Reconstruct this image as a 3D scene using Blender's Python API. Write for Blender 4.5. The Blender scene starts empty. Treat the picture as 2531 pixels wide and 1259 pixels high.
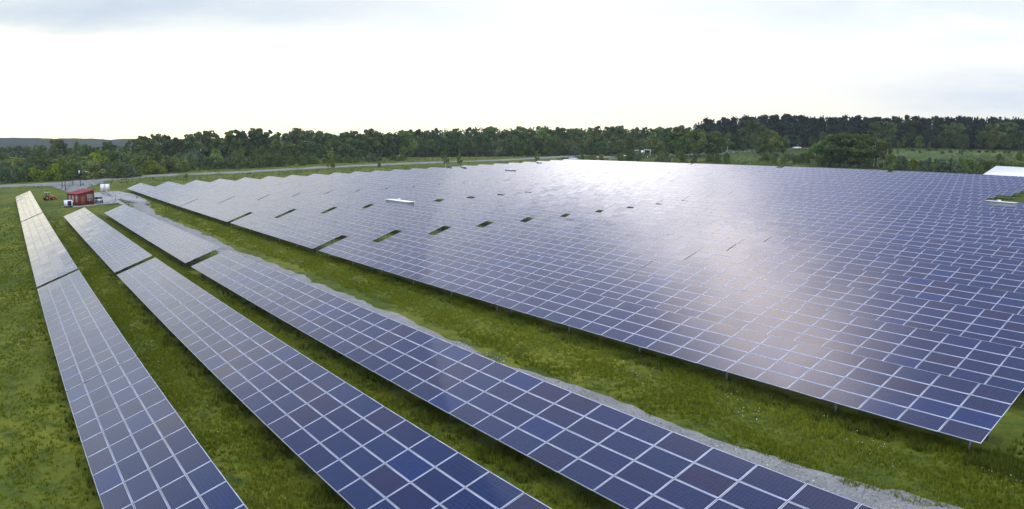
import bpy, math, random
import numpy as np
from mathutils import Vector, Matrix

random.seed(7)
RNG = np.random.default_rng(7)
W, H = 2531.0, 1259.0
F, YAW, PITCH, ROLL, K1 = 2021.4265, 2.548611, -0.129152, 0.01005, -0.179348
CAMZ = 12.9
# ------------------------------------------------------------------ camera
cy, sy, cp, sp = math.cos(YAW), math.sin(YAW), math.cos(PITCH), math.sin(PITCH)
fw = np.array([cy * cp, sy * cp, sp]); r0 = np.array([sy, -cy, 0.0]); u0 = np.cross(r0, fw)
rt = r0 * math.cos(ROLL) + u0 * math.sin(ROLL); up = u0 * math.cos(ROLL) - r0 * math.sin(ROLL)
sc = bpy.context.scene
cd = bpy.data.cameras.new('camera'); cam = bpy.data.objects.new('camera', cd); sc.collection.objects.link(cam)
M = Matrix.Identity(4)
for i in range(3):
    M[i][0], M[i][1], M[i][2] = rt[i], up[i], -fw[i]
M[2][3] = CAMZ
cam.matrix_world = M
cd.sensor_fit = 'HORIZONTAL'; cd.sensor_width = 36.0; cd.lens = 36.0 * F / W
cd.clip_start = 0.1; cd.clip_end = 20000
cd.type = 'PANO'      # a real drone lens: slight barrel distortion as a radial polynomial
cd.panorama_type = 'FISHEYE_LENS_POLYNOMIAL'
cd.fisheye_fov = math.radians(120)
rr = np.linspace(0, 22, 400); R_ = rr * W / (36 * F); xx = R_.copy()
for _ in range(60): xx = R_ / (1 + K1 * xx * xx)
th = np.arctan(xx)
A_ = np.stack([rr, rr ** 2, rr ** 3, rr ** 4], 1)
co = np.linalg.lstsq(A_, th, rcond=None)[0]
cd.fisheye_polynomial_k0 = 0.0
cd.fisheye_polynomial_k1, cd.fisheye_polynomial_k2 = -co[0], -co[1]
cd.fisheye_polynomial_k3, cd.fisheye_polynomial_k4 = -co[2], -co[3]
sc.camera = cam
sc.render.engine = 'CYCLES'
sc.render.resolution_x, sc.render.resolution_y = 1024, 509

# ------------------------------------------------------------------ light
SUN_AZ, SUN_EL = math.radians(144), math.radians(39)
sd = Vector((math.cos(SUN_AZ) * math.cos(SUN_EL), math.sin(SUN_AZ) * math.cos(SUN_EL), math.sin(SUN_EL)))
sl = bpy.data.lights.new('sun', 'SUN'); sl.energy = 0.2; sl.angle = math.radians(44); sl.color = (1.0, 0.95, 0.86)
so = bpy.data.objects.new('sun', sl); sc.collection.objects.link(so)
so.rotation_euler = sd.to_track_quat('Z', 'Y').to_euler()
sc.view_settings.view_transform = 'Standard'; sc.view_settings.look = 'None'
sc.view_settings.exposure = 0.0; sc.view_settings.gamma = 1.0
sc.cycles.max_bounces = 6; sc.cycles.diffuse_bounces = 3; sc.cycles.glossy_bounces = 4
sc.cycles.transparent_max_bounces = 8; sc.cycles.sample_clamp_indirect = 6

class NT:
    def __init__(s, tree): s.t = tree; s.n = tree.nodes; s.l = tree.links; s.n.clear()
    def add(s, typ, **k):
        nd = s.n.new(typ)
        for a, v in k.items():
            if a.startswith('i_'):
                key = a[2:]; key = int(key) if key.isdigit() else key.replace('_', ' ')
                s.set(nd.inputs[key], v)
            else: setattr(nd, a, v)
        return nd
    def set(s, inp, v):
        if isinstance(v, bpy.types.NodeSocket): s.l.new(v, inp)
        else: inp.default_value = v
    def math(s, op, a, b=0.0, c=0.0, clamp=False):
        nd = s.n.new('ShaderNodeMath'); nd.operation = op; nd.use_clamp = clamp
        for i, v in enumerate((a, b, c)): s.set(nd.inputs[i], v)
        return nd.outputs[0]
    def vmath(s, op, a, b=(0, 0, 0), out=0):
        nd = s.n.new('ShaderNodeVectorMath'); nd.operation = op
        s.set(nd.inputs[0], a)
        if op == 'SCALE': s.set(nd.inputs[3], b)
        else: s.set(nd.inputs[1], b)
        return nd.outputs[out]
    def mix(s, fac, a, b, blend='MIX'):
        nd = s.n.new('ShaderNodeMix'); nd.data_type = 'RGBA'; nd.blend_type = blend; nd.clamp_factor = True
        s.set(nd.inputs[0], fac); s.set(nd.inputs[6], a if isinstance(a, bpy.types.NodeSocket) else (*a, 1)[:4])
        s.set(nd.inputs[7], b if isinstance(b, bpy.types.NodeSocket) else (*b, 1)[:4])
        return nd.outputs[2]
    def noise(s, vec, scale, detail=4, rough=.55, dist=0.0):
        nd = s.add('ShaderNodeTexNoise', i_Scale=scale, i_Detail=detail, i_Roughness=rough, i_Distortion=dist)
        if vec is not None: s.l.new(vec, nd.inputs['Vector'])
        return nd.outputs['Fac']
    def ramp(s, fac, stops, interp='LINEAR'):
        nd = s.n.new('ShaderNodeValToRGB'); s.l.new(fac, nd.inputs[0]); cr = nd.color_ramp; cr.interpolation = interp
        while len(cr.elements) > 1: cr.elements.remove(cr.elements[-1])
        for i, (p, c) in enumerate(stops):
            e = cr.elements[0] if i == 0 else cr.elements.new(p)
            e.position = p; e.color = (*c, 1)[:4] if not isinstance(c, (int, float)) else (c, c, c, 1)
        return nd.outputs[0]

wd = bpy.data.worlds.new('World'); sc.world = wd; wd.use_nodes = True
t = NT(wd.node_tree)
sky = t.add('ShaderNodeTexSky', sky_type='NISHITA', sun_disc=False, sun_elevation=SUN_EL, sun_rotation=math.radians(90) - SUN_AZ)
bg1 = t.add('ShaderNodeBackground', i_Strength=0.08); t.l.new(sky.outputs[0], bg1.inputs[0])
D = t.add('ShaderNodeTexCoord').outputs['Generated']
sep = t.add('ShaderNodeSeparateXYZ'); t.l.new(D, sep.inputs[0])
z = sep.outputs[2]
base = t.ramp(t.math('MAXIMUM', z, 0.0), [(0.0, (1.36, 1.24, .93)), (0.05, (1.32, 1.24, 1.0)), (0.10, (1.22, 1.20, 1.10)), (0.17, (1.0, 1.04, 1.12)), (0.3, (.86, .94, 1.10)),
              (0.45, (.42, .52, .90)), (0.62, (.17, .30, .86)), (0.80, (.18, .32, .90)), (0.93, (2.1, 2.2, 2.3)), (1.0, (2.4, 2.45, 2.5))])
zz = t.math('ADD', t.math('MAXIMUM', z, 0.0), 0.12)
pl = t.add('ShaderNodeCombineXYZ')
t.set(pl.inputs[0], t.math('DIVIDE', sep.outputs[0], zz)); t.set(pl.inputs[1], t.math('DIVIDE', sep.outputs[1], zz))
n1 = t.noise(pl.outputs[0], 0.55, 7, .55, .3)
n2 = t.noise(pl.outputs[0], 1.9, 6, .6, .2)
cl = t.math('ADD', t.math('MULTIPLY', n1, 0.7), t.math('MULTIPLY', n2, 0.3))
clf = t.ramp(cl, [(0.34, (.62, .70, .88)), (0.46, (.85, .92, 1.04)), (0.54, (1.1, 1.05, 1.0)), (0.64, (1.5, 1.36, 1.2))])
clf = t.mix(t.ramp(z, [(.06, 0.15), (.24, 1.0)]), (1, 1, 1), clf)
col = t.mix(1.0, base, clf, 'MULTIPLY')
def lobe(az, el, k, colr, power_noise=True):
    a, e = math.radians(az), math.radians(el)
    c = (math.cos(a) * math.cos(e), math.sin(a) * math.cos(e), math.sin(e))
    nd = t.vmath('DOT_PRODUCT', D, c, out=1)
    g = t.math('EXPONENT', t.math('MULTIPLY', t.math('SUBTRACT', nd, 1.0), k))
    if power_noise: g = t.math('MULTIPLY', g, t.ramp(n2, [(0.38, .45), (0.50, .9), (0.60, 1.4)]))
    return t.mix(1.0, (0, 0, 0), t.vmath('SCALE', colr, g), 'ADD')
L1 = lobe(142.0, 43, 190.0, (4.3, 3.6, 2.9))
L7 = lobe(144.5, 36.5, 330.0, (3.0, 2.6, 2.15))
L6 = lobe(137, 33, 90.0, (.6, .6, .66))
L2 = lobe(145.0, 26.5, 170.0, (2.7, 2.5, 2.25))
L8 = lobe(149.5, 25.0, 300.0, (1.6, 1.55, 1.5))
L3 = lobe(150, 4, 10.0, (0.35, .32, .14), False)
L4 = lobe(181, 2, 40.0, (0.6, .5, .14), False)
L5 = lobe(-34, 38, 2.6, (1.75, 1.75, 1.7), False)  # broad unseen glow added behind the camera to light sides facing it
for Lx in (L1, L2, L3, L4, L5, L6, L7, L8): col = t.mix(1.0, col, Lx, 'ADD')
# grey-blue cloud bank low on the left
def bank(az, elz, ka, kz, dark):
    global col
    a = math.radians(az)
    h = t.vmath('NORMALIZE', t.vmath('MULTIPLY', D, (1, 1, 0)))
    da = t.vmath('DOT_PRODUCT', h, (math.cos(a), math.sin(a), 0), out=1)
    ga = t.math('EXPONENT', t.math('MULTIPLY', t.math('SUBTRACT', da, 1.0), ka))
    wob = t.math('MULTIPLY', t.math('SUBTRACT', t.noise(pl.outputs[0], .8, 5, .6), .5), .07)
    dz = t.math('SUBTRACT', t.math('ADD', z, wob), elz)
    gz_ = t.math('EXPONENT', t.math('MULTIPLY', t.math('MULTIPLY', dz, dz), -kz))
    f_ = t.math('MULTIPLY', t.math('MULTIPLY', ga, gz_), t.ramp(n1, [(.38, .55), (.6, 1.0)]), clamp=True)
    col = t.mix(f_, col, dark)
bank(183, .160, 3.6, 520, (.62, .73, .86))
bank(110, .075, 22, 700, (.80, .88, 1.0))
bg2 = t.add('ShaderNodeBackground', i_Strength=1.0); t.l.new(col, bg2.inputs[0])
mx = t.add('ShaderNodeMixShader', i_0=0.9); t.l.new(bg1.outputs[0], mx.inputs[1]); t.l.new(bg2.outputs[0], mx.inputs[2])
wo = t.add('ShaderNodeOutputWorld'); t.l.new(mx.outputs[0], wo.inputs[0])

# ------------------------------------------------------------------ the lie of the land
TT = [-12.07075, .199935, 2.188292, .560778, .858407, .270037]
def surf(x, y):
    x = x / 100; y = y / 100
    return TT[0] + TT[1] * x + TT[2] * y + TT[3] * x * y + TT[4] * y * y + TT[5] * x * x + CAMZ
AZ_P = [112, 118, 126, 134, 140, 146, 154, 165, 181]
AZ_Z = [5.8, 5.0, 3.6, -1.0, -3.2, -4.6, -5.6, -7.6, -10.4]
def smooth(a, b, v):
    q = np.clip((v - a) / (b - a), 0, 1); return q * q * (3 - 2 * q)
def ground(x, y):
    x = np.asarray(x, float); y = np.asarray(y, float)
    g = surf(np.clip(x, -300, 30), np.clip(y, -40, 222)) - .85
    d = np.hypot(x, y); az = np.degrees(np.arctan2(y, x)) % 360
    zf = np.interp(az, AZ_P, AZ_Z) + CAMZ
    far = smooth(270, 470, d) * smooth(60, 100, az) * (1 - smooth(190, 215, az))
    g = g * (1 - far) + zf * far
    bump = .12 * np.sin(x * .31 + 1.3 * np.sin(y * .17)) * np.sin(y * .27 + x * .05) + .05 * np.sin(x * 1.1 + y * .7) * np.sin(y * 1.3 - x * .4)
    return g + bump * (.35 + .65 * smooth(240, 300, d))
def project(p):
    p = np.asarray(p, float) - np.array([0, 0, CAMZ])
    X, Y, Z = p @ rt, p @ up, p @ fw
    a, b = X / Z, Y / Z; d = 1 + K1 * (a * a + b * b)
    return np.stack([W / 2 + F * a * d, H / 2 - F * b * d], -1), Z
def ray(px, py):
    a = (px - W / 2) / F; b = (H / 2 - py) / F; R = math.hypot(a, b); x = R
    for _ in range(40): x = R / (1 + K1 * x * x)
    s = x / max(R, 1e-9); d = fw + a * s * rt + b * s * up
    return d / np.linalg.norm(d)
def gp(px, py, dmax=900):
    d = ray(px, py); tt = 8 * 1.0015 ** np.arange(3300); tt = tt[tt < dmax]
    P = d[None] * tt[:, None] + np.array([0, 0, CAMZ])
    k = np.argmax(P[:, 2] < ground(P[:, 0], P[:, 1]))
    if P[k, 2] >= ground(P[k, 0], P[k, 1]): k = len(tt) - 1
    return np.array([P[k, 0], P[k, 1], float(ground(P[k, 0], P[k, 1]))])
_azs = np.radians(np.linspace(100, 195, 400))
_pxs = project(np.stack([np.cos(_azs) * 1e4, np.sin(_azs) * 1e4, np.full(400, CAMZ)], -1))[0][:, 0]
def at(px, dist):
    a = np.interp(px, _pxs[::-1], _azs[::-1]); x, y = dist * math.cos(a), dist * math.sin(a)
    return np.array([x, y, float(ground(x, y))])
def top_h(px, py, dist):          # height above ground that reaches picture line py at that distance
    b = at(px, dist); lo, hi = -5.0, 80.0
    for _ in range(40):
        m = (lo + hi) / 2
        if project(b + [0, 0, m])[0][1] > py: lo = m
        else: hi = m
    return lo

# ------------------------------------------------------------------ helpers
COL = sc.collection
def ordinal(n):
    w = ['zeroth', 'first', 'second', 'third', 'fourth', 'fifth', 'sixth', 'seventh', 'eighth', 'ninth', 'tenth', 'eleventh', 'twelfth']
    if n < 13: return w[n]
    return '%d%s' % (n, 'th' if 10 <= n % 100 <= 20 else {1: 'st', 2: 'nd', 3: 'rd'}.get(n % 10, 'th'))
def mesh(name, V, Fc, mats, mi=None, smooth_=False, attr=None):
    me = bpy.data.meshes.new(name)
    V = np.asarray(V, np.float32).reshape(-1, 3); me.vertices.add(len(V)); me.vertices.foreach_set('co', V.ravel())
    if isinstance(Fc, np.ndarray):
        n, k = Fc.shape; idx = Fc.ravel(); st = np.arange(n) * k; tot = np.full(n, k)
    else:
        n = len(Fc); idx = np.array([i for f in Fc for i in f]); tot = np.array([len(f) for f in Fc]); st = np.concatenate([[0], np.cumsum(tot)[:-1]])
    me.loops.add(len(idx)); me.loops.foreach_set('vertex_index', idx.astype(np.int32))
    me.polygons.add(n); me.polygons.foreach_set('loop_start', st.astype(np.int32)); me.polygons.foreach_set('loop_total', tot.astype(np.int32))
    for m in (mats if isinstance(mats, (list, tuple)) else [mats]): me.materials.append(m)
    if mi is not None: me.polygons.foreach_set('material_index', np.asarray(mi, np.int32))
    if smooth_: me.polygons.foreach_set('use_smooth', np.ones(n, bool))
    if attr is not None:
        a = me.attributes.new('rnd', 'FLOAT', 'FACE'); a.data.foreach_set('value', np.asarray(attr, np.float32))
    me.update(calc_edges=True); me.validate()
    return me
class MB:
    """collects boxes, bars and lathes into one mesh"""
    def __init__(s): s.v = []; s.f = []; s.m = []
    def poly(s, pts, faces, m=0):
        o = len(s.v); s.v += [tuple(p) for p in pts]; s.f += [tuple(i + o for i in f) for f in faces]; s.m += [m] * len(faces); return s
    def box(s, c, d, m=0, rot=None):
        c = Vector(c); h = Vector(d) / 2; pts = []
        for k in range(8):
            p = Vector(((h.x if k & 1 else -h.x), (h.y if k & 2 else -h.y), (h.z if k & 4 else -h.z)))
            if rot is not None: p = rot @ p
            pts.append(c + p)
        s.poly(pts, [(0, 2, 3, 1), (4, 5, 7, 6), (0, 1, 5, 4), (2, 6, 7, 3), (0, 4, 6, 2), (1, 3, 7, 5)], m); return s
    def bar(s, a, b, w, h=None, m=0):
        a = Vector(a); b = Vector(b); h = h or w; d = b - a; q = d.to_track_quat('X', 'Z').to_matrix()
        return s.box((a + b) / 2, (d.length, w, h), m, q)
    def tube(s, a, b, r1, r2=None, n=10, m=0):
        a = Vector(a); b = Vector(b); r2 = r1 if r2 is None else r2; q = (b - a).to_track_quat('Z', 'Y').to_matrix(); pts = []
        for e, rr_ in ((a, r1), (b, r2)):
            for k in range(n):
                th_ = 2 * math.pi * k / n; pts.append(e + q @ Vector((rr_ * math.cos(th_), rr_ * math.sin(th_), 0)))
        s.poly(pts, [(k, (k + 1) % n, n + (k + 1) % n, n + k) for k in range(n)] + [tuple(range(n - 1, -1, -1)), tuple(range(n, 2 * n))], m); return s
    def extrude(s, prof, y0, y1, m=0):
        n = len(prof); pts = [(x, y0, z_) for x, z_ in prof] + [(x, y1, z_) for x, z_ in prof]
        s.poly(pts, [(k, n + k, n + (k + 1) % n, (k + 1) % n) for k in range(n)] + [tuple(range(n)), tuple(range(2 * n - 1, n - 1, -1))], m); return s
    def mesh(s, name, mats, **k): return mesh(name, s.v, s.f, mats, s.m, **k)
    def obj(s, name, mats, parent=None, **k): return link(name, s.mesh(name, mats, **k), parent)
def link(name, me, parent=None):
    o = bpy.data.objects.new(name, me); COL.objects.link(o)
    if parent is not None: o.parent = parent
    return o
def tag(o, label=None, cat=None, group=None, kind=None):
    if label: o['label'] = label
    if cat: o['category'] = cat
    if group: o['group'] = group
    if kind: o['kind'] = kind
    return o
def thing(name, label, cat, loc=(0, 0, 0), rotz=0.0, group=None, scale=None):
    o = bpy.data.objects.new(name, None); COL.objects.link(o); o.location = loc; o.rotation_euler = (0, 0, rotz)
    o.empty_display_size = .3
    if scale: o.scale = scale
    return tag(o, label, cat, group)

def mat(name): m = bpy.data.materials.new(name); m.use_nodes = True; return m, NT(m.node_tree)
def out(t_, sh): o = t_.add('ShaderNodeOutputMaterial'); t_.l.new(sh, o.inputs[0])
def simple(name, c, rough=.6, metal=0.0, spec=.5, var=.12, scale=3.0):
    m, t_ = mat(name); tc = t_.add('ShaderNodeTexCoord').outputs['Object']
    n = t_.noise(tc, scale, 5)
    lo = tuple(v * (1 - var) for v in c); hi = tuple(min(1, v * (1 + var)) for v in c)
    b = t_.add('ShaderNodeBsdfPrincipled', i_Roughness=rough, i_Metallic=metal)
    b.inputs['Specular IOR Level'].default_value = spec
    t_.l.new(t_.mix(t_.ramp(n, [(.3, 0.0), (.7, 1.0)]), lo, hi), b.inputs['Base Color']); out(t_, b.outputs[0]); return m

# ------------------------------------------------------------------ materials
# photovoltaic glass: dark blue cells under a smooth cover glass
def pv_glass():
    m, t_ = mat('solar_glass')
    uv = t_.add('ShaderNodeUVMap', uv_map='uv').outputs[0]
    rnd = t_.add('ShaderNodeAttribute', attribute_name='rnd', attribute_type='GEOMETRY').outputs['Fac']
    s = t_.add('ShaderNodeSeparateXYZ'); t_.l.new(uv, s.inputs[0])
    def line(c, n, w):     # thin lines at n divisions
        f_ = t_.math('FRACT', t_.math('ADD', t_.math('MULTIPLY', c, n), .5)); return t_.math('LESS_THAN', t_.math('ABSOLUTE', t_.math('SUBTRACT', f_, .5)), w)
    gx = line(s.outputs[0], 12, .016); gy = line(s.outputs[1], 6, .018); bus = line(s.outputs[1], 18, .022)
    c = t_.ramp(rnd, [(0.0, (.006, .014, .054)), (.25, (.005, .015, .054)), (.42, (.007, .013, .046)), (.6, (.009, .013, .044)),
                      (.84, (.013, .012, .038)), (.93, (.004, .017, .075)), (1.0, (.006, .016, .050))], 'CONSTANT')
    # soft cell to cell tint
    fx = t_.math('FLOOR', t_.math('MULTIPLY', s.outputs[0], 12)); fy = t_.math('FLOOR', t_.math('MULTIPLY', s.outputs[1], 6))
    cb = t_.add('ShaderNodeCombineXYZ'); t_.set(cb.inputs[0], fx); t_.set(cb.inputs[1], fy); t_.set(cb.inputs[2], t_.math('MULTIPLY', rnd, 97.0))
    wn = t_.add('ShaderNodeTexWhiteNoise'); t_.l.new(cb.outputs[0], wn.inputs['Vector'])
    c = t_.mix(1.0, c, t_.ramp(wn.outputs['Value'], [(0, .86), (1, 1.14)]), 'MULTIPLY')
    ln = t_.math('MAXIMUM', t_.math('MULTIPLY', t_.math('MAXIMUM', gx, gy), .45), t_.math('MULTIPLY', bus, .4))
    c = t_.mix(ln, c, (.12, .15, .26))
    b = t_.add('ShaderNodeBsdfPrincipled', i_IOR=1.45)
    t_.l.new(c, b.inputs['Base Color'])
    geo = t_.add('ShaderNodeNewGeometry').outputs['Position']
    dn = t_.noise(geo, .35, 5, .6)
    t_.set(b.inputs['Roughness'], t_.math('ADD', t_.math('MULTIPLY', dn, .07), .035))
    # slight waviness of mounting: every panel sits a little differently
    out(t_, b.outputs[0]); return m
GLASS = pv_glass()
ALU = simple('anodised_aluminium', (.46, .50, .60), .28, .5, .5, .06, 2)
STEEL = simple('galvanised_steel', (.22, .24, .25), .5, .7)
CONC = simple('concrete', (.30, .30, .27), .9)
WHITE = simple('white_sheet_metal', (.78, .80, .82), .45, 0, .5, .05)
DARK = simple('dark_metal', (.02, .025, .035), .5)
BLACKRUB = simple('black_rubber', (.012, .012, .013), .8)
REDWALL = simple('red_painted_boards', (.15, .020, .013), .7)
REDROOF = simple('red_roof_sheet', (.27, .050, .046), .6)
WINW = simple('cream_window_frame', (.50, .44, .38), .6)
WGL = simple('window_glass_dull', (.16, .18, .18), .2)
ORANGE = simple('orange_paint', (.36, .17, .05), .7)
SILVER = simple('silver_car_paint', (.42, .46, .47), .3, .5)
CARWHITE = simple('white_car_paint', (.74, .77, .76), .35)
CARGLASS = simple('car_glass', (.015, .02, .025), .1)
BIRCHB = simple('birch_bark', (.52, .50, .46), .85, var=.45, scale=1.2)
BARK = simple('brown_bark', (.09, .065, .045), .9)
PINEB = simple('pine_bark', (.16, .075, .045), .9)

def grass_ground():
    m, t_ = mat('grass_ground'); p = t_.add('ShaderNodeNewGeometry').outputs['Position']
    a = t_.noise(p, .06, 5, .6); b_ = t_.noise(p, .7, 6, .65); c_ = t_.noise(p, 6.0, 4, .7)
    col_ = t_.mix(t_.ramp(a, [(.38, 0.0), (.62, 1.0)]), (.058, .090, .010), (.145, .158, .016))
    col_ = t_.mix(t_.ramp(b_, [(.38, 1.0), (.56, 0.0)]), col_, (.042, .068, .009))
    col_ = t_.mix(t_.math('MULTIPLY', t_.ramp(c_, [(.5, 0.0), (.75, 1.0)]), .5), col_, (.17, .17, .035))
    col_ = t_.mix(t_.math('MULTIPLY', t_.ramp(c_, [(.25, 1.0), (.45, 0.0)]), .6), col_, (.020, .036, .006))
    # beyond the field the meadow turns cooler and duller
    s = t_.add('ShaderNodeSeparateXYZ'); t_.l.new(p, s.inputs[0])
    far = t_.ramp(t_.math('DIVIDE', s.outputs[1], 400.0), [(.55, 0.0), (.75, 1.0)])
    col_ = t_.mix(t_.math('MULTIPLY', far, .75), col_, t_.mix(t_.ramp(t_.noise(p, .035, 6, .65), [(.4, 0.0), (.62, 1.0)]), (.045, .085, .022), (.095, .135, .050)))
    bs = t_.add('ShaderNodeBsdfPrincipled', i_Roughness=.95); bs.inputs['Specular IOR Level'].default_value = .1
    t_.l.new(col_, bs.inputs['Base Color'])
    bp = t_.add('ShaderNodeBump', i_Strength=.6, i_Distance=.12); t_.l.new(t_.noise(p, 5.0, 6, .75), bp.inputs['Height']); t_.l.new(bp.outputs[0], bs.inputs['Normal'])
    out(t_, bs.outputs[0]); return m
def stony(name, c1_, c2_, c3_, sc_=1.0):
    m, t_ = mat(name); p = t_.add('ShaderNodeNewGeometry').outputs['Position']
    a = t_.noise(p, .5 * sc_, 6, .65); b_ = t_.noise(p, 9.0 * sc_, 5, .75)
    col_ = t_.mix(t_.ramp(a, [(.35, 0.0), (.65, 1.0)]), c1_, c2_)
    col_ = t_.mix(t_.ramp(b_, [(.35, .8), (.5, 0.0)]), col_, c3_)
    bs = t_.add('ShaderNodeBsdfPrincipled', i_Roughness=.95); t_.l.new(col_, bs.inputs['Base Color'])
    bp = t_.add('ShaderNodeBump', i_Strength=.5, i_Distance=.05); t_.l.new(b_, bp.inputs['Height']); t_.l.new(bp.outputs[0], bs.inputs['Normal'])
    out(t_, bs.outputs[0]); return m
def foliage(name, dark, mid, light, trans=.25, up_=False):
    m, t_ = mat(name)
    rnd = t_.add('ShaderNodeAttribute', attribute_name='rnd', attribute_type='GEOMETRY').outputs['Fac']
    oi = t_.add('ShaderNodeObjectInfo')
    c = t_.ramp(rnd, [(0.0, dark), (.5, mid), (1.0, light)])
    hs = t_.add('ShaderNodeHueSaturation'); t_.l.new(c, hs.inputs['Color'])
    t_.set(hs.inputs['Hue'], t_.math('ADD', t_.math('MULTIPLY', oi.outputs['Random'], .05), .475))
    t_.set(hs.inputs['Value'], t_.math('ADD', t_.math('MULTIPLY', t_.math('FRACT', t_.math('MULTIPLY', oi.outputs['Random'], 17.3)), .6), .72))
    d_ = t_.add('ShaderNodeBsdfDiffuse', i_Roughness=.8); tr = t_.add('ShaderNodeBsdfTranslucent')
    if up_:
        gn = t_.add('ShaderNodeNewGeometry').outputs['Normal']
        nn = t_.vmath('NORMALIZE', t_.vmath('ADD', t_.vmath('SCALE', gn, .45), (0, 0, 1))); t_.l.new(nn, d_.inputs['Normal'])
    t_.l.new(hs.outputs[0], d_.inputs[0]); t_.l.new(hs.outputs[0], tr.inputs[0])
    mx_ = t_.add('ShaderNodeMixShader', i_0=trans); t_.l.new(d_.outputs[0], mx_.inputs[1]); t_.l.new(tr.outputs[0], mx_.inputs[2])
    out(t_, mx_.outputs[0]); return m
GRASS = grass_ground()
GRAVEL = stony('grey_gravel', (.17, .17, .16), (.26, .26, .245), (.09, .10, .075))
YARD = stony('pale_gravel_yard', (.24, .24, .23), (.33, .33, .31), (.16, .17, .14), .5)
ROAD = stony('worn_asphalt', (.15, .16, .155), (.20, .21, .20), (.12, .13, .12), .6)
VERGE = stony('dusty_verge', (.20, .21, .14), (.15, .18, .09), (.10, .13, .05), .3)
LEAF = foliage('leaves_mid_green', (.052, .088, .024), (.118, .172, .044), (.20, .26, .075))
LEAFD = foliage('leaves_dark_green', (.036, .064, .024), (.080, .124, .042), (.145, .20, .064))
LEAFY = foliage('leaves_yellow_green', (.060, .105, .010), (.135, .190, .016), (.23, .28, .030))
LEAFG = foliage('leaves_grey_green', (.050, .080, .042), (.105, .150, .078), (.17, .22, .12))
LEAFB = foliage('leaves_fresh_scrub', (.055, .092, .024), (.125, .180, .050), (.20, .26, .085))
LEAFP = foliage('pine_needles', (.012, .026, .022), (.026, .046, .036), (.046, .072, .052), .1)
BLADE = foliage('grass_blades', (.13, .165, .012), (.19, .22, .018), (.28, .29, .04), .15, True)
WEED = foliage('weed_leaves', (.055, .085, .010), (.10, .135, .018), (.16, .19, .035), .2, True)
MEADOW = foliage('meadow_blades', (.065, .105, .024), (.105, .150, .038), (.16, .20, .07), .15, True)

# ------------------------------------------------------------------ ground sheet
def grid(xs, ys):
    X, Y = np.meshgrid(xs, ys); nx, ny = len(xs), len(ys)
    V = np.stack([X, Y, ground(X, Y)], -1).reshape(-1, 3)
    i = np.arange(nx - 1)[None] + np.arange(ny - 1)[:, None] * nx
    return V, np.stack([i, i + 1, i + nx + 1, i + nx], -1).reshape(-1, 4)
xs = np.concatenate([np.linspace(-3600, -700, 12), np.linspace(-680, -320, 37), np.linspace(-312, 30, 172), np.linspace(40, 300, 14), np.linspace(500, 1500, 4)])
ys = np.concatenate([np.linspace(-1500, -100, 8), np.linspace(-80, 250, 166), np.linspace(260, 760, 51), np.linspace(900, 3600, 9)])
V, Q = grid(xs, ys)
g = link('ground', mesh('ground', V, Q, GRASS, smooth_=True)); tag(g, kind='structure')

def sheet(name, centre_w, m, lift, jag=0.0, seed=0, step=.6, label=None):
    """ribbon along points (x, y, half width left, half width right) with uneven edges"""
    rg = np.random.default_rng(seed); P_ = np.array(centre_w, float)
    seg = np.concatenate([[0], np.cumsum(np.hypot(*np.diff(P_[:, :2], axis=0).T))]); s_ = np.arange(0, seg[-1], step)
    x = np.interp(s_, seg, P_[:, 0]); y = np.interp(s_, seg, P_[:, 1]); wl = np.interp(s_, seg, P_[:, 2]); wr = np.interp(s_, seg, P_[:, 3])
    k = max(3, int(6 / step)) | 1
    def sm(v): return np.convolve(np.pad(v, k // 2, mode='edge'), np.ones(k) / k, 'valid')
    x, y = sm(x), sm(y)
    tx, ty = np.gradient(x), np.gradient(y); l_ = np.hypot(tx, ty); nx, ny = -ty / l_, tx / l_
    def noise1(n):
        v = np.zeros(n)
        for oc, am in ((2, .35), (5, .6), (14, .8), (40, .7)):
            q = rg.normal(size=n // oc + 3); v += am * np.interp(np.arange(n) / oc, np.arange(len(q)), q)
        return v * jag
    wl = wl + noise1(len(x)); wr = wr + noise1(len(x)); K = 9; rows_ = []
    for q in np.linspace(-1, 1, K):
        w_ = np.where(q < 0, wl, wr); px, py = x + nx * q * w_ , y + ny * q * w_
        rows_.append(np.stack([px, py, ground(px, py) + lift], -1))
    V_ = np.stack(rows_, 1).reshape(-1, 3); n = len(x); i = np.arange(K - 1)[None] + np.arange(n - 1)[:, None] * K
    Q_ = np.stack([i, i + 1, i + K + 1, i + K], -1).reshape(-1, 4)
    o = link(name, mesh(name, V_, Q_, m, smooth_=True)); tag(o, kind='structure'); return o
# gravel track: its grass side edge read off the photograph
edge = [gp(*p) for p in [(366, 501), (407, 534), (508, 570), (600, 612), (724, 652), (792, 684), (894, 723), (996, 763), (1125, 824), (1214, 862), (1278, 892), (1354, 923),
                         (1451, 951), (1532, 986), (1624, 1027), (1735, 1065), (1900, 1126), (1988, 1159), (2095, 1194), (2209, 1225), (2322, 1256)]]
trk = [(e[0], e[1] - 1.9, 1.9, .25 + 1.3 * float(smooth(-60, -22, e[0])) + .9 * float(smooth(-110, -150, e[0]) if 0 else (1 - smooth(-150, -110, e[0])))) for e in edge] + [(4, 24.6, 1.9, 1.9), (40, 25, 1.9, 1.9)]
sheet('gravel_track', trk, GRAVEL, .035, .26, 3, .4)
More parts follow.
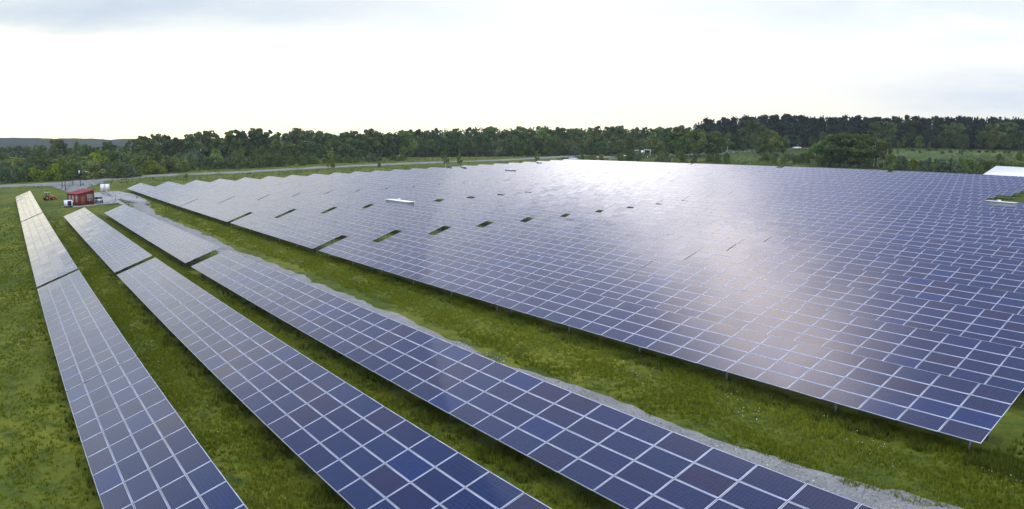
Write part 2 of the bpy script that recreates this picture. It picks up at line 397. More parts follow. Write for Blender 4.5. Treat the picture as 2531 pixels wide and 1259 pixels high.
# gravel yard by the hut
def patch(name, pts, m, lift, jag, seed):
    rg = np.random.default_rng(seed); P_ = np.array(pts)[:, :2]; c = P_.mean(0); n = len(P_); big = []
    for i in range(n):
        a, b = P_[i], P_[(i + 1) % n]
        for q in np.linspace(0, 1, 14, endpoint=False): big.append(a + (b - a) * q + rg.normal(size=2) * jag)
    big = np.array(big); R = 10; V_ = [np.append(c, ground(*c) + lift)]
    for k in range(1, R + 1):
        ring = c + (big - c) * k / R; V_ += list(np.column_stack([ring, ground(ring[:, 0], ring[:, 1]) + lift]))
    N = len(big); f = [(0, 1 + i, 1 + (i + 1) % N) for i in range(N)]
    for k in range(R - 1):
        a = 1 + k * N; f += [(a + i, a + N + i, a + N + (i + 1) % N, a + (i + 1) % N) for i in range(N)]
    o = link(name, mesh(name, V_, f, m, smooth_=True)); tag(o, kind='structure')
patch('gravel_yard', [gp(*p) for p in [(236, 477), (262, 474), (292, 473), (322, 478), (345, 486), (368, 500), (372, 510), (330, 508), (290, 504), (236, 507), (200, 508), (206, 492)]], YARD, .02, .25, 5)
# road: upper and lower picture edges -> centre line and width
rp = [(-330, 475, 484), (-150, 467, 476), (0, 458, 465), (60, 456, 463), (120, 452, 461), (180, 448, 458), (250, 441, 449), (330, 436, 441.5), (420, 431, 436), (520, 427, 431.5), (640, 421, 425.5), (760, 414.5, 419),
      (880, 408.5, 412.5), (1000, 403.5, 407), (1100, 400, 403), (1200, 396.5, 399.5), (1300, 392.5, 395), (1400, 386, 389), (1480, 383, 385.5)]
cw = []
for a, b, c in rp:
    p1, p2 = gp(a, b), gp(a, c); w_ = min(np.hypot(*(p1 - p2)[:2]) / 2, 9); m_ = (p1 + p2) / 2; cw.append((m_[0], m_[1], w_ * .62, w_ * .62))
road_c = list(cw)
sheet('road', cw, ROAD, .10, .1, 11, 2.0)
sheet('road_verge', [(a, b, c + 3.5, d + 3.5) for a, b, c, d in cw], VERGE, .05, .5, 12, 2.0)
patch('road_entrance', [gp(*p) for p in [(105, 458), (150, 468), (172, 479), (205, 474), (222, 462), (262, 452), (200, 452)]], ROAD, .075, .2, 6)
# far road on the right
fr = [at(px, d) for px, d in [(1500, 372), (1560, 395), (1640, 415), (1760, 425), (1900, 430), (1990, 432), (2060, 436), (2200, 470)]]
sheet('far_road', [(p[0], p[1], 3.2, 3.2) for p in fr], ROAD, .12, .15, 13, 3.0)

# ------------------------------------------------------------------ solar tables
SEAM, TIL = 0.0, math.radians(20.874)
PW, PH, GX, GY, HL = 1.985, .992, 2.02, 1.009, .85
NC, NR = 18, 4
def panel_arrays(cols, rows, rnd, jit=None, one=False):
    """modules as frame ring + glass; returns verts, faces, material index, uv, attr"""
    V_, F_, MI, UV, AT = [], [], [], [], []
    fw_, th_ = .029, .038
    for c in range(cols):
        for r_ in range(rows):
            x0, y0 = (c * GX + (GX - PW) / 2, r_ * GY + (GY - PH) / 2) if not one else (0, 0)
            x1, y1 = x0 + PW, y0 + PH; o = len(V_)
            jx, jy = (jit[c, r_] if jit is not None else (0, 0))
            def zf(x, y): return jx * (x - (x0 + x1) / 2) + jy * (y - (y0 + y1) / 2)
            outr = [(x0, y0), (x1, y0), (x1, y1), (x0, y1)]; inn = [(x0 + fw_, y0 + fw_), (x1 - fw_, y0 + fw_), (x1 - fw_, y1 - fw_), (x0 + fw_, y1 - fw_)]
            V_ += [(x, y, zf(x, y)) for x, y in outr] + [(x, y, zf(x, y)) for x, y in inn] + [(x, y, zf(x, y) - .004) for x, y in inn] + [(x, y, zf(x, y) - th_) for x, y in outr]
            for k in range(4):
                n_ = (k + 1) % 4
                F_.append((o + k, o + n_, o + 4 + n_, o + 4 + k)); F_.append((o + 12 + k, o + 12 + n_, o + n_, o + k))
            MI += [0] * 8; AT += [rnd[c, r_]] * 8; UV += [(0, 0)] * 32
            F_.append((o + 8, o + 9, o + 10, o + 11)); MI.append(1); AT.append(rnd[c, r_]); UV += [(0, 0), (1, 0), (1, 1), (0, 1)]
            F_.append((o + 15, o + 14, o + 13, o + 12)); MI.append(0); AT.append(rnd[c, r_]); UV += [(0, 0)] * 4
    return V_, F_, MI, UV, AT
def panel_mesh(name, *a, **k):
    V_, F_, MI, UV, AT = panel_arrays(*a, **k)
    me = mesh(name, V_, F_, [ALU, GLASS], MI, attr=AT)
    uvl = me.uv_layers.new(name='uv'); uvl.data.foreach_set('uv', np.array(UV, np.float32).ravel()); return me
PANELS = [panel_mesh('solar_panel', 1, 1, np.array([[(i + .5) / 20]]), np.array([[RNG.normal(0, .0035, 2)]]), one=True) for i in range(20)]
_fields = {}
def field_mesh(cols, v):
    if (cols, v) not in _fields:
        rnd = RNG.random((cols, NR)); jt = RNG.normal(0, .0035, (cols, NR, 2)); _fields[(cols, v)] = panel_mesh('panel_array', cols, NR, rnd, jt)
    return _fields[(cols, v)]
def frame_meshes(cols, tilt, withposts=False):
    ct, st = math.cos(tilt), math.sin(tilt); Lx = cols * GX
    b = MB()
    for s_ in (.55, 1.5, 2.52, 3.5): b.bar((.05, s_ * ct, HL + s_ * st - .09), (Lx - .05, s_ * ct, HL + s_ * st - .09), .05, .08)
    xs_ = [.9 + i * (Lx - 1.8) / (max(2, round(cols / 3)) - 1) for i in range(max(2, round(cols / 3)))]
    for x in xs_: b.bar((x, .25 * ct, HL + .25 * st - .17), (x, 3.8 * ct, HL + 3.8 * st - .17), .06, .1)
    for x in xs_: b.bar((x, .95 * ct, .55), (x, 2.95 * ct, HL + 2.3 * st - .12), .04, .04)
    posts = [((x, .95 * ct, HL + .95 * st - .18), 'front') for x in xs_] + [((x, 3.0 * ct, HL + 3.0 * st - .18), 'rear') for x in xs_]
    if withposts:
        for (p, w_) in posts: b.box((p[0], p[1], p[2] / 2 - .3), (.1, .07, p[2] + .6))
    return b.mesh('support_frame', [STEEL]), posts
_fr = {}
def post_mesh(h): return MB().box((0, 0, h / 2 - .3), (.1, .07, h + .6)).box((0, 0, h - .06), (.16, .14, .1)).mesh('support_post', [STEEL])
_pm = {}
N_TABLES = 0
def make_table(x0, y0, cols, label, group, near, tilt=TIL, dz=0.0, v=0):
    global N_TABLES
    N_TABLES += 1
    xm = x0 + cols * GX / 2; z0 = float(surf(x0, y0)) - HL + dz; z1 = float(surf(x0 + cols * GX, y0)) - HL + dz
    root = thing('solar_table', label, 'solar table', (x0, y0, z0), 0, group); root.rotation_euler = (0, -math.atan2(z1 - z0, cols * GX), 0)
    key = (cols, round(tilt, 3))
    if key not in _fr:
        fm, ps = frame_meshes(cols, tilt)
        _fr[key] = (fm, ps, frame_meshes(cols, tilt, True)[0])
    fm, ps, allp = _fr[key]
    link('support_frame', fm if near else allp, root)
    rot = Matrix.Rotation(tilt, 4, 'X')
    if near:
        for (p, w_) in ps:
            hk = round(p[2], 3)
            if hk not in _pm: _pm[hk] = post_mesh(p[2])
            link('support_post', _pm[hk], root).location = (p[0], p[1], 0)
        for c in range(cols):
            cmode = RNG.random() < .3
            for r_ in range(NR):
                o = link('solar_panel', PANELS[int(RNG.integers(0, 20))], root)
                o.matrix_local = Matrix.Translation((0, 0, HL)) @ rot @ Matrix.Translation((c * GX + (GX - PW) / 2, r_ * GY + (GY - PH) / 2, 0))
    else:
        o = link('panel_array', field_mesh(cols, v), root); o.matrix_local = Matrix.Translation((0, 0, HL)) @ rot
    return root
TL = NC * GX
G_S = 'solar tables in the three separate rows beside the gravel track'
G_F = 'solar tables of the large field behind the gravel track'
# three separate rows: (y, list of (x0, columns))
sep_rows = [
    (2.21, 'leftmost', [(-224.5, 18), (-187.8, 18), (-150.0, 18), (-113.4, 17), (-77.9, 17), (-43.4, 18), (-6.9, 4)]),
    (9.82, 'middle', [(-156.5, 18), (-120.0, 18), (-82.0, 18), (-45.58, 18), (-9.15, 5)]),
    (17.26, 'right', [(-158.8, 18), (-122.2, 18), (-83.12, 18), (-46.7, 18), (-10.2, 6)])]
NEARLIST = []
for y, nm, lst in sep_rows:
    far_first = sorted(lst)
    for k, (x, c) in enumerate(far_first):
        lab = 'tilted solar table, %s from the red hut end of the %s of three separate rows' % (ordinal(k + 1), nm)
        make_table(x, y, c, lab, G_S, x > -92, v=k % 3)
# the big field
Y4, PITCHY = 32.155, 7.878
def occl(j, x): return math.hypot(x, Y4 + PITCHY * j)
for j in range(23):
    y = Y4 + PITCHY * j + (.4 if j == 2 else 0)
    g1 = -163.3 - 1.62 * j; g2 = -87.4 - 1.62 * j; g3 = -50.0 - 1.6 * j
    spans = []
    gap1 = .7; gap2 = 2.0 if j < 4 else (1.3 if j < 5 else .6)
    xl = g1 - gap1 / 2 - 2 * TL - .2
    spans += [(xl, 18), (xl + TL + .2, 18)]
    w2 = (g2 - gap2 / 2) - (g1 + gap1 / 2); spans += [(g1 + gap1 / 2, 18), (g2 - gap2 / 2 - TL, 18)]
    spans += [(g3 - TL - .06, 18)]
    x = g3 + .07; n = 0
    if j == 0: spans.append((x, 18))
    elif j < 14:
        while x < -2 and n < 3:
            P_, Z_ = project(np.array([[x, y + 2, float(surf(x, y)) + .8]]))
            if P_[0, 0] > W + 90: break
            spans.append((x, 18)); x += TL + .25; n += 1
    else:
        xe = -66.0 - 1.0 * (j - 14); k = int((xe - x) / GX)
        if k >= 3:
            while k > 18: spans.append((x, 18)); x += TL + .25; k -= 18
            if k >= 2: spans.append((x, k))
    for k, (x, c) in enumerate(spans):
        lab = 'tilted solar table, %s from the left end of the %s row of the large field' % (ordinal(k + 1), ordinal(j + 1))
        d = math.hypot(x + 18, y)
        til, dz = TIL, 0.0
        make_table(x, y, c, lab, G_F, d < 92 and x > -92 - 1.6 * j, tilt=til, dz=dz, v=int(RNG.integers(0, 4)))

# ------------------------------------------------------------------ vegetation
def leaves(pts, nrm, size, rg, ar=1.0):
    """one small quad per point, facing roughly along nrm"""
    n = len(pts); nr = nrm + rg.normal(0, .55, (n, 3)); nr /= np.linalg.norm(nr, axis=1)[:, None]
    a = np.cross(nr, rg.normal(size=(n, 3))); a /= np.linalg.norm(a, axis=1)[:, None]; b = np.cross(nr, a)
    s_ = size * (.6 + .8 * rg.random(n))[:, None]; a = a * s_ * ar; b = b * s_
    V_ = np.stack([pts - a - b * .5, pts + a * .3 - b, pts + a + b * .4, pts - a * .2 + b], 1).reshape(-1, 3)
    return V_, np.arange(4 * n).reshape(-1, 4)
def crown(name, m, h, w, base, nclump, nleaf, size, seed, shape='oak'):
    rg = np.random.default_rng(seed); P_, N_, A_ = [], [], []
    for k in range(nclump):
        u_ = (k + .5) / nclump; zc = base + (h - base) * (.08 + .84 * u_)
        prof = {'oak': math.sin(math.pi * (.18 + .72 * u_)) ** .7, 'tall': math.sin(math.pi * (.22 + .70 * u_)) ** .8, 'bush': math.cos(math.pi * .5 * u_ * .92) ** .6}[shape]
        R = w / 2 * prof; a = rg.random() * 6.283; rad = R * (.2 + .85 * rg.random() ** .8) * (1.25 if rg.random() < .15 else 1)
        c = np.array([math.cos(a) * rad, math.sin(a) * rad, zc]); rc = w * (.10 + .13 * rg.random()) * (.7 + .6 * (1 - u_)); tone = rg.random()
        n = int(nleaf / nclump * (.7 + .6 * rg.random())); d = rg.normal(size=(n, 3)); d /= np.linalg.norm(d, axis=1)[:, None]
        rr_ = rc * (.55 + .5 * rg.random(n) ** .6)
        p = c + d * rr_[:, None] * np.array([1, 1, .8]); keep = p[:, 2] > base * .6
        P_.append(p[keep]); N_.append(d[keep]); A_.append(np.clip(.1 + .65 * tone + rg.normal(0, .2, n), 0, 1)[keep])
    P_ = np.concatenate(P_); N_ = np.concatenate(N_); A_ = np.concatenate(A_)
    V_, Q_ = leaves(P_, N_, size, rg); return mesh(name, V_, Q_, m, attr=A_)
def pine_crown(name, m, h, w, base, nleaf, size, seed, spiky=True):
    rg = np.random.default_rng(seed); P_, N_, A_ = [], [], []
    lev = int((h - base) / .9)
    for k in range(lev):
        u_ = k / lev; z_ = base + (h - base) * u_; R = w / 2 * ((1 - u_) ** .75 if spiky else min(1, (1 - u_) * 2.2) ** .6) * (.8 + .4 * rg.random()) + .12
        for b_ in range(5 + int(4 * (1 - u_))):
            a = rg.random() * 6.283; n = int(nleaf / lev / 6); s_ = rg.random(n) ** .7
            p = np.stack([np.cos(a) * R * s_, np.sin(a) * R * s_, z_ - .25 * R * s_ + .1], -1) + rg.normal(0, .22, (n, 3))
            P_.append(p); N_.append(np.tile([math.cos(a) * .4, math.sin(a) * .4, .8], (n, 1))); A_.append(np.clip(.2 + .5 * s_ + rg.normal(0, .18, n), 0, 1))
    V_, Q_ = leaves(np.concatenate(P_), np.concatenate(N_), size, rg, 1.3); return mesh(name, V_, Q_, m, attr=np.concatenate(A_))
def trunk_mesh(h, r_, m, seed, limbs=5, base=.35, stems=1):
    rg = random.Random(seed); b = MB()
    for s_ in range(stems):
        ox, oy = (0, 0) if stems == 1 else (rg.uniform(-.8, .8), rg.uniform(-.8, .8)); p = Vector((ox, oy, -.4)); R = r_; N = 5
        for k in range(N):
            q = p + Vector((rg.uniform(-.25, .25) + ox * .1, rg.uniform(-.25, .25), (h * .86 + .4) / N)); b.tube(p, q, R, R * .74, 7); p = q; R *= .74
        for k in range(limbs):
            z_ = h * (base + (.8 - base) * k / limbs); a = rg.uniform(0, 6.28); l_ = h * .2 * (1.1 - k / limbs * .6)
            b.tube((ox, oy, z_), (ox + math.cos(a) * l_, oy + math.sin(a) * l_, z_ + l_ * .7), r_ * .45, r_ * .15, 5)
    return b.mesh('trunk', [m])
KINDS = {}
def add_kind(k, items): KINDS[k] = items
# unit trees are 10 m high and get scaled
add_kind('broad', [(crown('crown', LEAF, 10, 7.0, 1.2, 38, 2700, .26, 20 + i), trunk_mesh(10, .26, BARK, i)) for i in range(4)])
add_kind('dark', [(crown('crown', LEAFD, 10, 6.4, 1.0, 40, 2700, .26, 40 + i), trunk_mesh(10, .26, BARK, 10 + i)) for i in range(4)])
add_kind('tall', [(crown('crown', LEAF if i % 2 else LEAFD, 10, 4.2, 1.4, 30, 2000, .24, 60 + i, 'tall'), trunk_mesh(10, .2, BARK, 20 + i)) for i in range(4)])
add_kind('birch', [(crown('crown', LEAF, 10, 4.6, 3.2, 16, 1300, .24, 80 + i, 'tall'), trunk_mesh(10, .17, BIRCHB, 30 + i, 4, .4)) for i in range(3)])
add_kind('grey', [(crown('crown', LEAFG, 10, 7.4, .8, 22, 2000, .28, 100 + i), trunk_mesh(10, .22, BARK, 40 + i)) for i in range(2)])
add_kind('yellow', [(crown('crown', LEAFY, 10, 9.5, .4, 20, 2200, .36, 110 + i, 'bush'), trunk_mesh(10, .2, BARK, 50 + i)) for i in range(2)])
add_kind('pine', [(pine_crown('crown', LEAFP, 10, 3.2 + .5 * (i % 3), 2.6 + .5 * (i % 2), 1900, .19, 120 + i, i != 1), trunk_mesh(10, .17, PINEB, 60 + i, 3, .3)) for i in range(5)])
add_kind('bush', [(crown('crown', [LEAF, LEAFG, LEAFG, LEAFY][i % 4], 10, 15, .1, 18, 1500, .55, 140 + i, 'bush'), trunk_mesh(7, .25, BARK, 70 + i, 6, .1, 3)) for i in range(6)])
add_kind('bushgreen', [(crown('crown', LEAFB, 10, 15, .1, 24, 1900, .48, 160 + i, 'bush'), trunk_mesh(7, .25, BARK, 80 + i, 6, .1, 3)) for i in range(3)])
NAMES = {'broad': 'broadleaf_tree', 'dark': 'broadleaf_tree', 'tall': 'slender_tree', 'birch': 'birch_tree', 'grey': 'willow_tree', 'yellow': 'bush', 'pine': 'pine_tree', 'bush': 'bush', 'bushgreen': 'bush'}
CATS = {'broad': 'tree', 'dark': 'tree', 'tall': 'tree', 'birch': 'tree', 'grey': 'tree', 'yellow': 'bush', 'pine': 'pine tree', 'bush': 'bush', 'bushgreen': 'bush'}
NT_ = 0
def plant(kind, pos, h, label, group=None, wide=1.0):
    global NT_
    NT_ += 1
    c, tr = KINDS[kind][random.randrange(len(KINDS[kind]))]; s_ = h / 10
    o = thing(NAMES[kind], label, CATS[kind], tuple(pos), random.random() * 6.28, group, (s_ * wide, s_ * wide, s_))
    link('trunk' if CATS[kind] != 'bush' else 'stem', tr, o); link('crown' if CATS[kind] != 'bush' else 'foliage', c, o); return o
def belt(pxs, top, dist, kinds, what, group, jd=8, wide=1.0, jt=3.0):
    jt *= 1.35
    """a run of trees along the picture's width: top = picture line of the treetops"""
    rg = random.Random(hash(what) % 1000 if False else len(what) * 31 + int(pxs[0]))
    for k, px in enumerate(pxs):
        d = (dist(px) if callable(dist) else dist) + rg.uniform(-jd, jd); tp = (top(px) if callable(top) else top) + rg.uniform(-jt, jt)
        h = max(1.2, top_h(px, tp, d)); kd = kinds[rg.randrange(len(kinds))] if isinstance(kinds, (list, tuple)) else kinds(px)
        desc = {'broad': 'round green tree', 'dark': 'dark bushy tree', 'tall': 'narrow upright tree', 'birch': 'slim birch tree', 'grey': 'grey-green willow tree', 'yellow': 'yellow-green bush', 'pine': 'dark pine tree', 'bush': 'rounded bush', 'bushgreen': 'green leafy bush'}[kd]
        plant(kd, at(px, d), h, '%s, %s from left in %s' % (desc, ordinal(k + 1), what), group, wide * rg.uniform(.85, 1.15))
def steps(a, b, n, seed=1):
    rg = random.Random(seed); return [a + (b - a) * (i + .5) / n + rg.uniform(-.35, .35) * (b - a) / n for i in range(n)]
def ip(xs_, ys_): return lambda px: float(np.interp(px, xs_, ys_))
# pine wood on the rise at the right: skyline row and front row
belt(steps(1722, 2560, 58, 3), ip([1722, 1745, 1800, 1900, 1930, 2030, 2300, 2400, 2560], [312, 292, 289, 284, 281, 286, 285, 288, 289]), 500, ['pine'], 'the pine wood skyline', 'pines of the wood on the right', 6, 1.15, 3.5)
belt(steps(1850, 2560, 30, 4), ip([1850, 2560], [300, 303]), 478, ['pine', 'pine', 'pine', 'dark'], 'the second row of the pine wood', 'pines of the wood on the right', 6, 1.25, 6)
belt(steps(1890, 2560, 22, 5), ip([1890, 2050, 2200, 2330, 2450, 2560], [328, 330, 345, 338, 322, 325]), 455, ['broad', 'dark', 'tall', 'tall'], 'the trees edging the pine wood', 'broadleaf trees in front of the pine wood', 6, .85, 8)
# middle: mixed wood behind the field
belt(steps(980, 1760, 34, 6), ip([980, 1060, 1130, 1170, 1300, 1400, 1560, 1640, 1720, 1760], [321, 318, 316, 313, 315, 313, 312, 311, 316, 322]), 500, ['broad', 'tall', 'tall', 'dark'], 'the mixed wood skyline', 'trees of the mixed wood behind the field', 8, 1.0, 4)
belt(steps(1000, 1740, 22, 7), ip([1000, 1200, 1500, 1740], [333, 338, 336, 345]), 470, ['broad', 'dark', 'tall', 'dark'], 'the front row of the mixed wood', 'trees of the mixed wood behind the field', 6, 1.0, 7)
belt(steps(1220, 1560, 9, 8), 352, 452, ['dark', 'grey', 'broad'], 'the low trees in front of the mixed wood', 'trees of the mixed wood behind the field', 5, 1.0, 7)
# left-middle: tall clumps
belt(steps(560, 690, 7, 9), 319, 440, ['tall', 'birch', 'dark'], 'the tall clump above the array corner', 'tall trees left of the middle', 8, 1.1, 4)
belt(steps(705, 800, 6, 10), ip([705, 745, 800], [327, 318, 326]), 470, ['broad', 'dark'], 'the round-topped clump left of the middle', 'tall trees left of the middle', 8, 1.1, 3)
belt(steps(800, 1010, 10, 11), ip([800, 880, 960, 1010], [333, 322, 326, 322]), 440, ['dark', 'broad', 'dark'], 'trees between round clump and mixed wood', 'tall trees left of the middle', 8, 1.05, 5)
belt(steps(330, 580, 13, 12), ip([320, 380, 400, 440, 480, 520, 560, 580], [340, 331, 333, 342, 323, 326, 336, 330]), 440, ['dark', 'tall', 'birch', 'broad'], 'the tall trees above the first field rows', 'tall trees left of the middle', 12, 1.0, 4)
belt(steps(580, 900, 12, 13), ip([580, 700, 800, 900], [348, 352, 340, 350]), 408, ['dark', 'broad', 'tall'], 'the mid-height trees left of the middle', 'tall trees left of the middle', 10, 1.0, 8)
# far left
belt([60, 84, 108, 132, 150, 174, 196, 214], ip([60, 84, 108, 132, 150, 174, 196, 214], [392, 374, 357, 346, 344, 364, 347, 368]), 430, ['dark', 'dark', 'broad'], 'the dark clump above the red hut', 'dark trees above the red hut', 10, .72, 2)
belt([238, 268, 292, 322, 346], ip([238, 268, 292, 322, 346], [360, 348, 374, 342, 336]), 425, ['tall', 'dark', 'birch'], 'the slim trees right of the dark clump', 'dark trees above the red hut', 8, 1.0, 4)
belt([2, 24, 46], 364, 640, ['dark', 'broad'], 'the faint far trees at the left picture edge', 'far trees at the left edge', 20, 1.1, 4)
belt([70, 88, 215, 300], 360, 620, ['broad'], 'the hazy trees far behind the dark clump', 'far trees at the left edge', 20, 1.1, 4)
plant('dark', at(4, 400), top_h(4, 375, 400), 'dark bush cut by the left picture edge beside the pale meadow', None)
# lone clumps on the right
belt(steps(1655, 1790, 6, 15), ip([1655, 1745, 1790], [335, 317, 335]), 385, ['broad', 'dark'], 'the big round clump right of the white truck', 'trees right of the white truck', 8, 1.15, 5)
belt(steps(1790, 1870, 4, 16), 333, 415, ['tall', 'birch'], 'the slim pale trees right of the round clump', 'trees right of the white truck', 8, 1.0, 6)
belt([1885, 1902, 1918, 1936], ip([1885, 1905, 1936], [333, 321, 345]), 385, ['dark', 'broad'], 'the rounded clump left of the far white car', 'trees left of the far white car', 5, 1.1, 3)
belt([2032, 2052, 2076, 2100, 2122, 2146], ip([2032, 2060, 2100, 2146], [342, 328, 327, 337]), 318, ['dark', 'dark', 'broad'], 'the lone grove on the meadow', 'grove standing alone on the right meadow', 6, 1.35, 3)
belt([2160, 2172, 2183, 2192], ip([2160, 2192], [341, 352]), 312, ['birch'], 'the white-stemmed birches of the grove', 'grove standing alone on the right meadow', 5, 1.0, 3)
plant('broad', at(1563, 400), top_h(1563, 338, 400), 'pale grey-green tree just left of the white truck')
plant('tall', at(1618, 392), top_h(1618, 335, 392), 'pale slim tree just right of the white truck')
plant('yellow', at(818, 345), top_h(818, 381, 345), 'bright yellow-green young tree left of the middle', None, .55)
plant('yellow', at(300, 322), top_h(300, 402, 322), 'big yellow-green bush behind the road right of the hut', None, 1.0)
plant('yellow', at(330, 328), top_h(330, 408, 328), 'smaller yellow-green bush joined to the big one', None, .8)
for px, d, tp, lab in [(1101, 300, 365, 'narrow young tree standing at the road behind the far rows'), (1137, 298, 371, 'smaller young tree right of the narrow one by the road'), (1328, 322, 371, 'thin green sapling at the road bend'), (1797, 300, 376, 'rounded low tree at the field edge behind the far rows')]:
    plant('birch' if px < 1700 else 'broad', at(px, d), top_h(px, tp, d), lab, None, .62 if px < 1200 else .7)
for px, py, h, lab in [(461, 440, 1.6, 'tiny round bush between road and field'), (938, 413, 2.2, 'small dark bush by the road at the middle rows')]:
    plant('bushgreen', gp(px, py), h, lab, None, .5)
# bush land left: three rows of bushes
belt(steps(-10, 340, 17, 21), ip([0, 200, 340], [412, 400, 402]), ip([0, 340], [325, 325]), ['bush', 'bushgreen', 'bush'], 'the bushes lining the road behind the hut', 'bushes between the road and the trees', 6, 1.0, 5)
belt(steps(345, 1000, 26, 22), ip([345, 600, 800, 1000], [397, 386, 382, 383]), ip([345, 600, 1000], [345, 372, 395]), ['bush', 'bushgreen', 'bushgreen'], 'the bushes lining the road beside the field', 'bushes between the road and the trees', 8, .9, 5)
belt(steps(-10, 420, 18, 23), ip([0, 100, 250, 420], [402, 391, 381, 382]), 365, ['bushgreen', 'bush', 'bushgreen'], 'the second row of bushes behind the hut', 'bushes between the road and the trees', 10, 1.05, 6)
belt(steps(420, 820, 14, 24), 374, 400, ['bush', 'bushgreen', 'yellow'], 'the second row of bushes beside the field', 'bushes between the road and the trees', 8, .8, 5)
belt(steps(1380, 1800, 13, 25), ip([1380, 1500, 1600, 1700, 1800], [386, 380, 372, 376, 384]), ip([1380, 1800], [350, 330]), ['bushgreen', 'bush', 'bushgreen'], 'the bushes between the far rows and the truck', 'bushes behind the far rows', 8, .6, 3)
belt([2200, 2230, 2290, 2340, 2375, 2420, 2470, 2520], ip([2200, 2230, 2340, 2375, 2520], [385, 388, 392, 395, 375]), ip([2200, 2375, 2420, 2520], [300, 280, 340, 380]), ['bushgreen', 'bush'], 'the low bushes scattered on the right meadow', 'bushes on the right meadow', 5, .7, 3)
belt(steps(1900, 2040, 6, 27), 388, 330, ['bushgreen'], 'the bushes left of the lone grove', 'bushes on the right meadow', 6, .7, 3)

belt(steps(2195, 2560, 20, 28), ip([2195, 2560], [372, 378]), 415, ['bushgreen', 'bush', 'bushgreen'], 'the scrub row below the pine wood', 'scrub at the foot of the pine wood', 14, 1.1, 5)
belt(steps(1880, 2040, 7, 29), ip([1880, 2040], [377, 376]), 350, ['bush', 'bushgreen'], 'the scrub left of the lone grove', 'bushes on the right meadow', 8, 1.1, 3)
belt(steps(2200, 2540, 13, 30), ip([2200, 2540], [396, 400]), 300, ['bushgreen', 'bush'], 'the low scrub close behind the field at right', 'bushes on the right meadow', 24, 1.3, 3)
# far-off wood that reads as one mass (behind every tree one can tell apart)
def mass(name, spec, m, label, size=.7, seed=5, cone=False):
    rg = np.random.default_rng(seed); Vs, As = [], []; Qs = []; o = 0
    for px, d, tp, w in spec:
        b = at(px, d); h = max(2.0, top_h(px, tp, d)); n = int(60 + 10 * h * w / 8)
        dd = rg.normal(size=(n, 3)); dd /= np.linalg.norm(dd, axis=1)[:, None]
        p = b + np.array([0, 0, h * .50]) + dd * np.array([w / 2, w / 2, h * .48]) * (.45 + .75 * rg.random(n))[:, None]
        if cone:
            q = rg.random(n) ** 1.25; a_ = rg.random(n) * 6.283; r_ = w / 2 * (1 - q) ** .7 * rg.random(n) ** .4; p = b + np.stack([np.cos(a_) * r_, np.sin(a_) * r_, h * (.1 + .9 * q)], -1); dd = np.stack([np.cos(a_), np.sin(a_), np.full(n, .7)], -1)
        p[:, 2] = np.minimum(p[:, 2], b[2] + h * (1 + .08 * rg.random(n)))
        V_, Q_ = leaves(p, dd, size, rg); Vs.append(V_); Qs.append(Q_ + o); o += len(V_); As.append(np.clip(.3 + .3 * rg.random() + rg.normal(0, .15, n), 0, 1))
    ob = link(name, mesh(name, np.concatenate(Vs), np.concatenate(Qs), m, attr=np.concatenate(As))); tag(ob, label, 'forest', kind='stuff')
rg_ = np.random.default_rng(2)
sp = [(px, 515 + rg_.uniform(0, 60), np.interp(px, [1700, 1745, 1900, 2560], [316, 300, 291, 295]) + rg_.uniform(-6, 8), 6.5) for px in np.arange(1715, 2600, 3.4)]
mass('pine_forest', sp + [(px, 505, 335, 9) for px in np.arange(1800, 2600, 8)], LEAFP, 'dark mass of pines filling the wood behind its front trees', .42, cone=True)
sp = [(px, 520 + rg_.uniform(0, 60), np.interp(px, [560, 700, 980, 1170, 1740], [345, 340, 326, 320, 318]) + rg_.uniform(-1, 5), 10) for px in np.arange(560, 1750, 7)]
mass('mixed_forest', sp + [(px, 490, np.interp(px, [330, 560, 900, 1740], [368, 352, 345, 345]), 9) for px in np.arange(330, 1740, 8)], LEAFD, 'green mass of broadleaf wood behind its front trees', seed=6)

# hills on the horizon, wooded
def ridge(name, pts, dist, depth, m):
    az = np.radians(np.linspace(104, 196, 240)); px = np.interp(-az, -_azs, _pxs); rgn = np.random.default_rng(9)
    V_ = []; R = 8
    nz = np.convolve(rgn.normal(0, 1, 260), np.ones(3) / 3, 'same')[:240]
    for i, a in enumerate(az):
        tp = np.interp(px[i], [p[0] for p in pts], [p[1] for p in pts]); hz = project(np.array([math.cos(a) * dist, math.sin(a) * dist, CAMZ]))[0][1]
        top = CAMZ + (hz - tp) / F * dist * (1 + .0) + nz[i] * dist * .0006
        for k in range(R):
            q = k / (R - 1); d = dist - depth * (1 - q); V_.append((math.cos(a) * d, math.sin(a) * d, -8 + (top + 8) * math.sin(q * math.pi / 2) ** .8))
        d = dist + depth * .5; V_.append((math.cos(a) * d, math.sin(a) * d, -8))
    K = R + 1; i = np.arange(K - 1)[None] + np.arange(239)[:, None] * K
    o = link(name, mesh(name, V_, np.stack([i, i + 1, i + K + 1, i + K], -1).reshape(-1, 4), m, smooth_=False)); tag(o, kind='structure')
def hillmat():
    m, t_ = mat('wooded_hill'); p = t_.add('ShaderNodeNewGeometry').outputs['Position']
    n = t_.noise(p, .012, 8, .75); c = t_.mix(t_.ramp(n, [(.4, 0.0), (.6, 1.0)]), (.020, .034, .024), (.045, .062, .034))
    b = t_.add('ShaderNodeBsdfDiffuse'); t_.l.new(c, b.inputs[0]); out(t_, b.outputs[0]); return m
ridge('hills', [(-60, 346), (0, 343), (150, 337), (330, 333), (520, 331), (640, 332), (800, 321), (950, 320), (1100, 316), (1300, 318), (1800, 320), (2531, 330)], 2600, 1300, hillmat())

